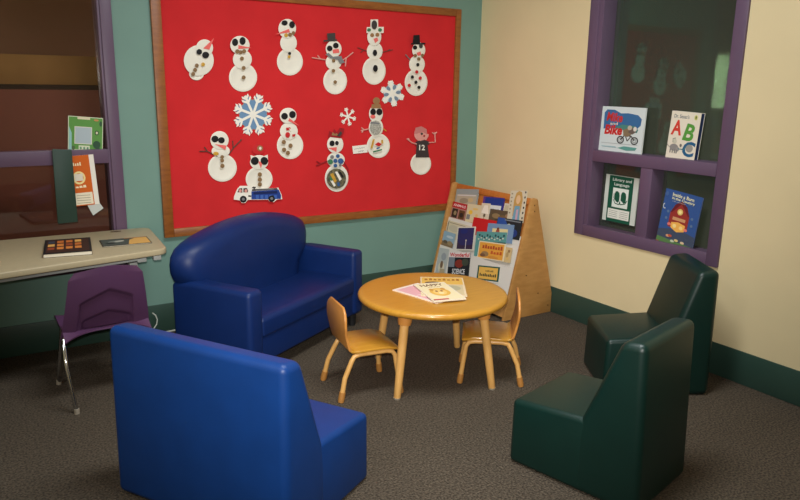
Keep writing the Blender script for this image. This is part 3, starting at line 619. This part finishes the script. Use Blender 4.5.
def b3(A): A.poly([(.1, .5), (.35, .9), (.75, .9), (.95, .45)], (236, 228, 210)); A.poly([(.35, .3), (.4, .46), (.62, .44), (.62, .3)], (96, 82, 66)); A.rect(.44, .05, .52, .3, (150, 130, 96))
rbook('cream book with a white lampshade shape on its cover', .0332, (482, 203), (490.2, 205.4), (479, 222), (214, 202, 176), b3)
def b4(A): A.ell(.3, .6, .18, .16, (140, 118, 82)); A.ell(.6, .5, .2, .2, (116, 92, 60)); A.ell(.8, .7, .12, .12, (150, 120, 90)); A.ell(.45, .3, .2, .14, (70, 62, 48))
rbook('dark brown mottled book under the dark blue one', .0332, (490.5, 208.6), (513, 215.4), (487.6, 224), (92, 78, 58), b4)
def c1(A): A.ell(.5, .5, .3, .2, (40, 40, 44)); A.ell(.5, .8, .2, .1, (40, 40, 44))
rbook('narrow white book with black marks at the rack\'s left edge', .0246, (441.9, 218.8), (446.6, 220), (440, 231), (220, 214, 204), c1)
def c2(A): A.ell(.85, .72, .1, .12, (230, 160, 60)); A.line([(.05, .96), (.05, .1)], .05, (60, 60, 60)); A.ell(.3, .6, .2, .2, (190, 184, 160)); A.ell(.6, .4, .14, .2, (176, 170, 140)); A.line([(.1, .9), (.8, .9)], .03, (120, 110, 96))
rbook('wide cream book with an orange spot, middle row of the rack', .0246, (447.2, 219.8), (473, 226.4), (443.4, 236), (206, 196, 164), c2)
rbook('plain bright red book in the middle row of the rack', .0246, (473.8, 217), (496.2, 223), (470.6, 234), (196, 34, 36))
def c4(A): A.poly([(0, 0), (0, 1), (.3, 1), (.42, .7), (.2, 0)], (44, 80, 150)); A.line([(.3, .92), (.95, .9)], .06, (120, 126, 130)); A.ell(.5, .45, .14, .3, (186, 190, 170)); A.ell(.75, .3, .14, .2, (40, 60, 120))
rbook('black and blue book at the right end of the middle row', .0246, (498.2, 217.2), (521.8, 224), (494.8, 236), (38, 42, 44), c4)
def d1(A): A.rect(0, .0, 1, .36, (128, 108, 80)); A.ell(.3, .34, .2, .1, (96, 84, 66)); A.ell(.7, .32, .22, .14, (150, 130, 96)); A.ell(.6, .7, .3, .08, (186, 200, 206))
rbook('pale blue landscape book above the white lip at the rack\'s left', .0126, (441, 229.5), (455.6, 233.6), (437.5, 244.5), (140, 168, 184), d1)
def d2(A): A.rect(.06, .05, .94, .95, (50, 46, 96)); A.poly([(.06, .05), (.06, .4), (.3, .2), (.94, .25), (.94, .05)], (60, 44, 70)); A.line([(.55, .05), (.55, .40)], .04, (200, 196, 196)); A.ell(.55, .42, .04, .035, (200, 190, 180)); A.ell(.4, .8, .2, .1, (40, 46, 110))
rbook('dark navy book with a thin white border, middle of the rack', .0126, (457.7, 226.8), (475, 232.8), (455.3, 250), (214, 210, 196), d2)
def d3(A):
    for i in range(10): A.ell(.12+.09*i, .86-.05*(i % 3), .03, .05, (40, 74, 78)); A.ell(.1+.09*i, .7+.05*(i % 2), .03, .03, (196, 206, 190))
    A.rect(.6, .3, 1, .6, (44, 56, 60))
rbook('teal patterned book behind the orange one', .0166, (476.7, 231.4), (506, 239.8), (473.8, 256), (92, 150, 146), d3)
def d4(A): A.rect(.20, .14, .80, .74, (222, 206, 150)); A.ell(.42, .58, .07, .14, (160, 80, 66)); A.ell(.42, .74, .05, .06, (110, 70, 50)); A.ell(.7, .36, .1, .14, (226, 190, 110)); A.ell(.55, .3, .1, .1, (230, 214, 170))
rbook('light blue book with a cream picture, below the black and blue book', .0206, (488.2, 223), (513.3, 231), (485.6, 241), (116, 144, 176), d4)
def d5(A): A.rect(.03, .05, .96, .94, (224, 158, 62)); A.marks(.14, .60, .92, .82, (170, 72, 40), 8, .2); A.marks(.48, .33, .92, .52, (190, 86, 40), 4, .2); A.ell(.28, .28, .14, .16, (150, 120, 80)); A.ell(.2, .2, .1, .1, (120, 84, 60)); A.ell(.6, .14, .2, .08, (206, 140, 60))
rbook('orange book with a red title just above the white lip on the right', .0126, (479.6, 240.6), (505.2, 248.8), (477, 257.5), (230, 216, 180), d5)
def d6(A): A.ell(.4, .5, .2, .2, (176, 150, 100)); A.ell(.6, .75, .2, .1, (150, 120, 80)); A.ell(.5, .25, .2, .1, (214, 180, 110))
rbook('narrow beige book at the right end of the lower row', .0126, (506, 247), (512, 249.2), (503.6, 262), (206, 180, 130), d6)
def e1(A): A.ell(.5, .3, .3, .2, (214, 206, 180)); A.ell(.5, .4, .14, .14, (120, 96, 74)); A.ell(.6, .7, .25, .14, (150, 156, 160)); A.rect(.4, .05, .9, .25, (176, 160, 130))
rbook('pale book with a brown animal at the bottom left of the rack', .003, (437.8, 247), (448.8, 251), (435, 274), (178, 182, 178), e1)
def e2(A): A.rect(.0, .80, 1, 1, (222, 214, 210)); A.text('Wonderful', .04, .82, .96, .98, (196, 52, 60), .03); A.rect(.0, .42, .30, .80, (120, 130, 140)); A.ell(.52, .56, .2, .16, (130, 50, 40)); A.ell(.8, .62, .16, .14, (66, 72, 60)); A.text('SCIENCE', .22, .16, .82, .36, (226, 226, 226), .02)
rbook('dark science magazine with a red title on the lowest row of the rack', .003, (449.4, 252), (469.8, 260.2), (446.9, 277.5), (34, 36, 40), e2)
def e3(A): A.rect(.04, .08, .97, .94, (34, 84, 72)); A.rect(.10, .16, .90, .86, (228, 180, 84)); A.marks(.38, .60, .72, .72, (110, 96, 56), 6); A.marks(.14, .32, .86, .50, (70, 70, 50), 10, .2)
rbook('white card with a yellow and green label on the lowest white panel', .005, (477.4, 264), (500.4, 271.2), (475.4, 280.5), (216, 212, 200), e3, .002)

# ------------------------------------------------------------------ round table
TX, TY, TZ, TR_ = 1.766, 2.487, .397, .336
tb = thing('round_table', 'low round maple play table with magazines on its top', 'table', (TX, TY, 0)); fix()
mb = MB(); mb.lathe((TX, TY, TZ-.030), [(TR_-.02, 0), (TR_-.006, .003), (TR_, .010), (TR_, .019), (TR_-.004, .026), (TR_-.012, .0295), (TR_-.03, .030)], maple_top, 96); rel(mb, 'tabletop', tb, smooth=50)
feet = [(1.489, 2.335), (1.904, 2.209), (1.653, 2.771), (2.078, 2.697)]
for i, (fx, fy) in enumerate(feet):
    d = Vector((TX-fx, TY-fy, 0)); top = Vector((fx, fy, 0))+d*.20; top.z = TZ-.03; ft = Vector((fx, fy, 0))
    mb = MB(); n = [0, .01, .3, .75, 1]
    mb.tube([ft.lerp(top, k) for k in (0, .012, .3, .8, 1)], [.013, .0155, .0175, .0195, .0195], maple, 20); lg = rel(mb, 'leg', tb)
    mb = MB(); mb.tube([ft.lerp(top, k) for k in (.86, .90, 1)], [.026, .030, .033], maple_dark, 20); rel(mb, 'leg_block', tb).parent = lg
    mb = MB(); mb.tube([ft+Vector((0, 0, .0)), ft+Vector((0, 0, .008))], [.0145, .0165], mat('grey_glide', (150, 140, 124), .5), 16); rel(mb, 'glide', tb).parent = lg

# magazines on the table
def flat_mag(label, z, TL, TR, BL, t, cover, art, curl=0):
    f = lambda p: Vector((p[0], p[1], z+t)) if p[0] < 10 else on_z(p[0], p[1], z+t)
    return book('magazine', label, 'magazine', f(TL), f(TR), f(BL), t, cover, art, group='magazines on the round table')
def mA(A): A.rect(.06, .06, .94, .94, (222, 168, 172)); A.line([(.1, .5), (.9, .45)], .02, (240, 214, 214)); A.ell(.4, .4, .2, .1, (206, 150, 160))
def mB(A):
    A.rect(.03, .03, .97, .97, (234, 220, 178)); A.text('HAPPY', .14, .80, .86, .93, (120, 84, 60), .03); A.marks(.3, .73, .7, .77, (170, 130, 90), 8)
    A.ell(.5, .45, .30, .22, (226, 178, 84)); A.ell(.5, .45, .2, .15, (238, 200, 120)); A.ell(.42, .5, .04, .04, (150, 100, 60)); A.ell(.58, .5, .04, .04, (150, 100, 60)); A.ell(.32, .6, .07, .06, (206, 150, 70)); A.ell(.68, .6, .07, .06, (206, 150, 70)); A.ell(.5, .38, .08, .05, (250, 226, 170)); A.rect(.04, .03, .5, .08, (190, 60, 70))
def mC(A): A.rect(.03, .60, .97, .97, (222, 178, 86)); A.marks(.08, .81, .92, .92, (168, 110, 50), 8); A.rect(.05, .06, .95, .58, (206, 190, 150)); A.ell(.3, .68, .2, .06, (120, 96, 70)); A.ell(.7, .4, .2, .14, (176, 170, 140)); A.ell(.4, .3, .16, .12, (190, 186, 170))
flat_mag('pink magazine lowest in the pile on the round table', TZ, (392.5, 289.6), (412, 281.3), (437, 303), .004, (236, 220, 206), mA)
flat_mag('golden yellow magazine at the back of the pile on the table', TZ+.0042, (1.836, 2.690), (2.014, 2.592), (1.668, 2.436), .004, (226, 206, 170), mC)
flat_mag('cream magazine with a lion face on top of the pile on the table', TZ+.0084, (413.2, 284.2), (440.5, 279.6), (433.8, 301.2), .005, (234, 222, 200), mB)

# ------------------------------------------------------------------ bentwood chairs
def make_chair(label, loc, rz, s=1.0):
    t = thing('toddler_chair', label, 'chair', loc, rz, 'toddler chairs at the round table')
    sd_, w, hs, hb = .205, .245, .208, .40     # local: +x forward, y lateral
    path = []
    for k in range(13): a = k/12; path.append((sd_/2+.012-.235*a*.86, 0, hs+.004*math.sin(a*PI)-.010*max(0, 1-a*4)))
    x_r = path[-1][0]
    for k in range(1, 9): a = k/8*PI*.46; path.append((x_r-.026*math.sin(a), 0, hs+.026*(1-math.cos(a))))
    xb, zb = path[-1][0], path[-1][2]
    for k in range(1, 10): a = k/9; path.append((xb-.014*a-.010*math.sin(a*PI), 0, zb+(hb-zb)*a))
    n = len(path); wd = []
    for i, p in enumerate(path):
        if i < 2: q = .90+.05*i
        elif i > n-4: q = (.97, .88, .66)[i-(n-3)]
        elif 11 < i < 24: q = .93
        else: q = 1
        wd.append(q*w)
    mb = MB(); mb.strip([Vector(p) for p in path[:17]], (0, 1, 0), .011, maple_top, wd[:17]); o = mb.build('seat', t, bevel=.003, seg=2, smooth=40, bev_ang=60)
    mb = MB(); mb.strip([Vector(p) for p in path[16:]], (0, 1, 0), .011, maple_dark, wd[16:]); mb.build('backrest', t, bevel=.003, seg=2, smooth=40, bev_ang=60)
    for sg in (-1, 1):
        y = sg*w*.44; yf = sg*(w/2+.002)
        xr, xf = -.105, .095; fx = (-.155, .118)
        pr = [Vector((fx[0], yf, 0)), Vector((fx[0]+.022, y+(yf-y)*.4, .10)), Vector((xr+.004, y, hs-.040)), Vector((xr+.016, y, hs-.020)), Vector((xr+.040, y, hs-.013))]
        pf = [Vector((xf-.040, y, hs-.013)), Vector((xf-.014, y, hs-.018)), Vector((xf, y, hs-.036)), Vector((xf+.010, y+(yf-y)*.5, .10)), Vector((fx[1], yf, 0))]
        mb = MB(); mb.tube(pr+pf, .0108, maple, 12); sf = mb.build('side_frame', t, smooth=60)
        for a, c in ((pr[0], pr[1]), (pf[4], pf[3])):
            mb = MB(); mb.tube([a, a.lerp(c, .12), a.lerp(c, .42)], [.0125, .0142, .0135], mat('tan_leg_tip', (170, 116, 54), .5), 12); mb.build('foot_cap', sf, smooth=50)
    return t
make_chair('small bentwood maple chair left of the round table, in front of the sofa', (1.441, 2.525, 0), math.radians(-9))
make_chair('small bentwood maple chair right of the round table, in front of the book rack', (1.991, 2.359, 0), math.radians(141))

# ------------------------------------------------------------------ armless foam seats
def foam_seat(name, label, cat, x, y, rot, W, D, hs, hb, ds, tt, ob, m, group):
    t = thing(name, label, cat, (x, y, 0), rot, group)     # local: x lateral, y forward
    F, Bk = D/2, -D/2
    jx = F-ds
    prof = [(F, .004), (F-.004, hs), (jx+.004, hs+.020), (Bk+ob+tt+.010, hb-.012), (Bk+ob+.006, hb), (Bk, .004)]
    mb = MB(); g = 10
    mb.prism([(-W/2, a, z) for a, z in ((F, 0), (F-.004, hs), (jx+.006, hs+.022), (jx-.06, hs+.02), (Bk+.03, 0))], (W, 0, 0), m)
    s_ = mb.build('seat', t, bevel=.020, seg=5, smooth=60)
    mb = MB(); e = .0012
    mb.prism([(-W/2-e, a, z) for a, z in ((jx+.012, 0), (jx+.012, hs-.05), (jx+.006, hs+.012), (Bk+ob+tt+.006, hb-.008), (Bk+ob+.004, hb), (Bk, 0))], (W+2*e, 0, 0), m)
    bk_ = mb.build('backrest', t, bevel=.026, seg=6, smooth=60, bev_ang=20)
    return t
foam_seat('foam_loveseat', 'blue vinyl foam loveseat seen from behind in the foreground', 'loveseat', .71, 2.036, math.radians(-59.6), .672, .465, .243, .566, .275, .080, .004, blue_vinyl, None)
foam_seat('foam_chair', 'dark green vinyl foam chair nearest the front, facing the book rack', 'chair', 1.797, 1.514, math.radians(13.5), .368, .486, .240, .562, .270, .078, .018, green_vinyl, 'green foam chairs')
foam_seat('foam_chair', 'dark green vinyl foam chair against the cream wall under the window', 'chair', 2.578, 1.948, math.radians(57), .352, .462, .246, .562, .280, .086, .006, green_vinyl, 'green foam chairs')

# ------------------------------------------------------------------ sofa
SX, SY, SR = 1.309, 3.198, math.radians(30.6)
so = thing('sofa', 'navy vinyl two-seat sofa with arched back under the red board', 'sofa', (SX, SY, 0), SR)
W, D, HA, WA, HS, HF = .972, .452, .427, .098, .287, .07
def spart(pts_yz, x0, x1, name, bev, **k):
    mb = MB(); mb.prism([(x0, -d_, z) for d_, z in pts_yz], (x1-x0, 0, 0), navy_vinyl); return mb.build(name, so, bevel=bev, seg=5, smooth=60, **k)
spart([(-D/2+.012, HF), (-D/2+.012, HS-.07), (.10-D/2, HS-.05), (-D/2+.12, HS-.055), (D/2-.012, HS-.055), (D/2-.012, HF)], -W/2+WA-.01, W/2-WA+.01, 'base', .014)
spart([(-.075-.04, HS-.09), (-.075-.04, HS-.002), (.0, HS+.004), (D/2-.02, HS+.004), (D/2-.002, HS-.012), (D/2-.002, HS-.09)], -W/2+WA-.006, W/2-WA+.006, 'seat_cushion', .022)
for sg in (-1, 1):
    a, c = sorted((sg*W/2, sg*(W/2-WA)))
    spart([(-D/2+.004, HF), (-D/2+.004, HA-.012), (-.1, HA), (D/2, HA-.002), (D/2, HF)], a, c, 'armrest', .024)
out = [(-.40, .20), (-.41, .36), (-.445, .395), (-.478, .42), (-.497, .46), (-.500, .50), (-.492, .535), (-.465, .568), (-.42, .590), (-.36, .608), (-.28, .625), (-.18, .641), (-.08, .650), (0, .652)]
out = out+[(-x, z) for x, z in out[-2::-1]]
mb = MB()
rings = [(-.226, .86, .03), (-.219, .92, .012), (-.203, .955, .003), (-.186, .965, 0), (-.160, .955, 0), (-.135, .935, .003), (-.112, .90, .010), (-.096, .855, .022), (-.084, .79, .040), (-.079, .68, .06)]
vs = []; fs = []; n = len(out)
for d, q, dz in rings:
    for x, z in out: vs.append((x*q*1.01-.022, d, z-dz*min(1, max(0, (z-.3)/.3))))
for j in range(len(rings)-1):
    for i in range(n): fs.append((j*n+i, j*n+(i+1) % n, (j+1)*n+(i+1) % n, (j+1)*n+i))
fs += [tuple(range(n)), tuple((len(rings)-1)*n+i for i in range(n))]
# local y of the sofa points to its back, so depth d (towards the front) is -y
vs = [(x, -y_, z) for x, y_, z in vs]
mb.add(vs, fs, navy_vinyl); mb.build('backrest', so, smooth=50)

for sx in (-1, 1):
    for sy in (-1, 1):
        mb = MB(); mb.tube([(sx*(W/2-.05), sy*(D/2-.045), 0), (sx*(W/2-.05), sy*(D/2-.045), HF+.004)], [.020, .025], dark_rubber, 16); mb.build('foot', so, smooth=40)

# ------------------------------------------------------------------ desk in the left corner
DZ = .575
dk = thing('desk', 'cream laminate desk on white steel legs by the left window', 'desk', (.2, 3.33, 0)); fix()
def rounded(cx, cy, r, a0, a1, n=6): return [(cx+r*math.cos(a0+(a1-a0)*i/n), cy+r*math.sin(a0+(a1-a0)*i/n)) for i in range(n+1)]
ang = math.atan2(.064, .347)
outl = [(-1.25, 2.76)] + [(.36, 3.052)] + rounded(.722, 3.168, .052, -PI/2+ang, 0) + rounded(.764, 3.60, .045, .06, PI/2) + [(-1.25, 3.645)]
mb = MB(); mb.prism([(x, y, DZ-.028) for x, y in outl], (0, 0, .028), desk_cream); rel(mb, 'desktop', dk, bevel=.006, seg=3)
mb = MB(); mb.prism([(.60, 3.555, DZ), (.64, 3.575, DZ), (.69, 3.60, DZ), (.62, 3.592, DZ)], (0, 0, .001), black_plastic)
mb = MB(); mb.lathe((0, 0, 0), [(.026, 0), (.026, .0012), (.016, .0015)], mat('grommet_brown', (86, 66, 44), .5), 20)
g = mb.build('cable_grommet', None); g.data.transform(Matrix.Translation((.645, 3.60, DZ)) @ Matrix.Diagonal((1, .55, 1, 1))); g.data.transform(dk.matrix_world.inverted()); g.parent = dk
mb = MB(); mb.prism([(-1.2, 2.85, DZ-.062), (.66, 3.20, DZ-.062), (.66, 3.22, DZ-.062), (-1.2, 2.87, DZ-.062)], (0, 0, .034), desk_metal); rel(mb, 'apron', dk, bevel=.003, seg=2)
mb = MB(); mb.box((.655, 3.20, DZ-.07), (.695, 3.58, DZ-.028), desk_metal); rel(mb, 'side_rail', dk, bevel=.003, seg=2)
for (tx, ty, fx, fy) in ((.672, 3.26, .700, 3.20), (.672, 3.44, .752, 3.585), (-1.15, 2.92, -1.17, 2.86), (-1.15, 3.50, -1.17, 3.58)):
    mb = MB(); a = Vector((tx, ty, DZ-.03)); c = Vector((fx, fy, .012)); d = c-a
    def sq(p, h): return [(p.x-h, p.y-h, p.z), (p.x+h, p.y-h, p.z), (p.x+h, p.y+h, p.z), (p.x-h, p.y+h, p.z)]
    if (tx, ty) == (.672, 3.26): continue
    vs = sq(a, .020)+sq(c, .014)
    mb.add(vs, [(0, 3, 2, 1), (4, 5, 6, 7), (0, 1, 5, 4), (1, 2, 6, 5), (2, 3, 7, 6), (3, 0, 4, 7)], desk_metal); dl = rel(mb, 'leg', dk, bevel=.004, seg=2)
    mb = MB(); mb.lathe((fx, fy, 0), [(.012, 0), (.016, .003), (.016, .012)], dark_rubber, 14); rel(mb, 'leg_tip', dk).parent = dl
mb = MB(); mb.box((.715, 3.15, DZ-.056), (.748, 3.185, DZ-.028), desk_metal); rel(mb, 'corner_bracket', dk, bevel=.003, seg=2)
# things lying on it
def a_tray(A):
    A.rect(.05, .07, .95, .93, (62, 36, 28))
    for i in range(4):
        for j in range(3):
            A.rect(.08+.19*i, .26+.22*j, .22+.19*i, .42+.22*j, random.choice([(214, 130, 60), (226, 170, 90), (150, 70, 40), (60, 66, 80), (196, 110, 50)]))
f = lambda x, y, h: on_z(x, y, DZ+h)
book('game_case', 'black case with an orange picture lying at the left end of the desk', 'case', f(45, 240.2, .016), f(90.5, 239, .016), f(43, 254.5, .016), .016, (30, 28, 30), a_tray)
def a_mag(A):
    A.rect(.02, .03, .98, .97, (74, 80, 74)); A.poly([(.52, .03), (.60, .7), (.74, .93), (.98, .9), (.98, .03)], (216, 168, 92)); A.ell(.3, .55, .16, .14, (120, 128, 120)); A.ell(.38, .6, .1, .08, (190, 190, 176)); A.ell(.18, .4, .1, .1, (40, 44, 44)); A.rect(.5, .9, .98, .97, (180, 120, 60))
book('magazine', 'flat magazine with a grey and tan cover lying on the desk', 'magazine', f(99.3, 240.2, .005), f(146, 235.6, .005), f(103, 246.6, .005), .005, (60, 54, 46), a_mag)
# dark green folder hanging in front of the notice
q = [on_y(x, y, YW-.034) for x, y in ((52, 149), (71.8, 150), (78, 222), (58, 224))]
mb = MB(); mb.prism(q, (0, .014, 0), mat('dark_green_folder', (34, 60, 50), .5)); tag(mb.build('hanging_folder', bevel=.003, seg=2, base=q[2]), 'dark green folder hanging on the left window, overlapping the orange notice', 'folder')

# ------------------------------------------------------------------ purple chair at the desk
pc = thing('school_chair', 'purple plastic school chair with chrome legs pushed up to the desk', 'chair', (.468, 2.98, 0), math.radians(4)); fix()
def back_fn(u, v):
    # u across, v from the seat edge up to the top of the backrest; local +y towards the desk
    a = (u-.5)*2
    hw = .178-.040*v if v < .9 else .178-.040*v-.02*(v-.9)*10*abs(a)
    z = .318+.275*v - .026*abs(a)**1.5*v - .05*(1-v)*(abs(a)**3)
    y = -.095 - .035*v + .055*a*a + .05*(1-v)**2
    inset = 0
    st = lambda x: max(0, min(1, x))**2*(3-2*max(0, min(1, x)))
    inset = .013*st((.66-abs(a+.04))/.07)*st((.66-.22*abs(a)-v)/.07) + .016*st((.60-abs(a))/.1)*st((.30-.20*abs(a)-v)/.07)
    return (a*hw, y+inset, z)
mb = MB(); mb.grid(back_fn, 60, 60, .006, purple_plastic); mb.build('backrest', pc, smooth=40)
def seat_fn(u, v):
    a = (u-.5)*2
    return (a*(.170-.02*v), -.05+.30*v, .318+.012*a*a-.012*math.sin(v*PI)-.03*max(0, v-.85)*4 - (.05*abs(a)**3 if v < .15 else 0)*(1-v/.15 if v < .15 else 0))
mb = MB(); mb.grid(seat_fn, 20, 18, .006, purple_plastic); mb.build('seat', pc, smooth=40)
for sx in (-1, 1):
    mb = MB()
    mb.tube([(sx*.160, -.098, .012), (sx*(.176 if sx < 0 else .150), -.070, .19), (sx*(.172 if sx < 0 else .140), -.03, .290), (sx*.150, .0, .300), (sx*.128, .15, .300), (sx*.134, .185, .285), (sx*.150, .225, .10), (sx*.158, .240, .012)], .0085, chrome, 12); lf = mb.build('leg_frame', pc, smooth=60)
    for p in ((sx*.1592, -.100, 0), (sx*.1587, .2415, 0)):
        mb = MB(); mb.tube([p, (p[0], p[1], .02)], [.011, .0098], mat('grey_glide', (150, 140, 124), .5), 12); mb.build('glide', lf, smooth=50)
mb = MB(); mb.tube([(-.128, .05, .297), (.128, .05, .297)], .007, chrome, 10); mb.build('cross_bar', pc)

# cords by the baseboard
cord_m = mat('white_cord', (206, 210, 200), .5)
mb = MB(); pts = [on_y(x, y, YW-.03) for x, y in ((152.5, 313), (155.5, 315.2), (157.3, 319.5), (156.6, 324.5), (154.5, 327.5), (153.5, 329))]
fine = []
for a, c in zip(pts, pts[1:]): fine += [a.lerp(c, k/4) for k in range(4)]
mb.tube(fine+[pts[-1]], .0032, cord_m, 8); tag(mb.build('power_cord', base=pts[-1]), 'looped white cord hanging beside the desk leg', 'cord')
mb = MB(); pts = [(.70, 3.60, .005), (.80, 3.625, .005), (.868, 3.638, .005), (.93, 3.643, .005), (1.0, 3.640, .005)]
mb.tube(pts, .0045, cord_m, 8); tag(mb.build('floor_cable', base=(.868, 3.638, 0)), 'white cable lying on the floor along the teal wall behind the sofa', 'cable')

# things seen through the left window
sh = MB(); sh.box((.08, 4.05, 1.245), (1.29, 4.35, 1.268), mat('dark_wood_shelf', (60, 44, 38), .6)); sh.box((.08, 4.35, .0), (1.29, 4.37, 1.245), mat('brown_cabinet', (176, 112, 100), .6)); sh.box((.08, 4.04, .0), (1.29, 4.06, 1.245), mat('brown_cabinet', (176, 112, 100), .6))
tag(sh.build('storage_cabinet', base=(.3, 4.2, 0)), 'reddish brown cabinet behind the glass of the left window', 'cabinet')
mb = MB(); mb.box((.1, 4.08, 1.269), (.722, 4.32, 1.415), mat('tan_cardboard', (206, 164, 104), .8, noise=.08)); tag(mb.build('cardboard_box', bevel=.003, seg=2, base=(.4, 4.2, 1.269)), 'tan cardboard box on top of the brown cabinet behind the left window', 'box')

# ------------------------------------------------------------------ light, world, camera
def area(name, loc, sx, sy, power, col, rot=(0, 0, 0)):
    l = bpy.data.lights.new(name, 'AREA'); l.shape = 'RECTANGLE'; l.size = sx; l.size_y = sy; l.energy = power; l.color = col
    o = bpy.data.objects.new(name, l); COL.objects.link(o); o.location = loc; o.rotation_euler = rot; return o
tube_white = (.92, .95, .97)
area('ceiling_panel_light', (1.2, 1.6, ZC-.03), 1.2, .6, 62, tube_white)
area('ceiling_panel_light', (-1.1, 1.4, ZC-.03), 1.2, .6, 22, tube_white)
fl = bpy.data.lights.new('camera_flash', 'SPOT'); fl.energy = 300; fl.color = (1, .97, .92); fl.spot_size = math.radians(66); fl.spot_blend = 1.0; fl.shadow_soft_size = .02
fo = bpy.data.objects.new('camera_flash', fl); COL.objects.link(fo); fo.location = EYE+Vector((0, 0, .07)); fo.rotation_euler = (PI/2-PIT, 0, -YAW)
wd = bpy.data.worlds.new('World'); S.world = wd; wd.use_nodes = True
wd.node_tree.nodes['Background'].inputs[0].default_value = (.5, .48, .42, 1); wd.node_tree.nodes['Background'].inputs[1].default_value = .05
cam = bpy.data.cameras.new('camera'); co = bpy.data.objects.new('camera', cam); COL.objects.link(co)
R3 = Matrix((rt, up, -fw)).transposed()
co.matrix_world = Matrix.Translation(EYE) @ R3.to_4x4()
cam.sensor_fit = 'HORIZONTAL'; cam.sensor_width = 36; cam.lens = FPX/800*36; cam.clip_start = .02
S.camera = co
S.view_settings.view_transform = 'Standard'; S.view_settings.look = 'None'; S.view_settings.exposure = 0; S.view_settings.gamma = 1; S.view_settings.use_curve_mapping = False
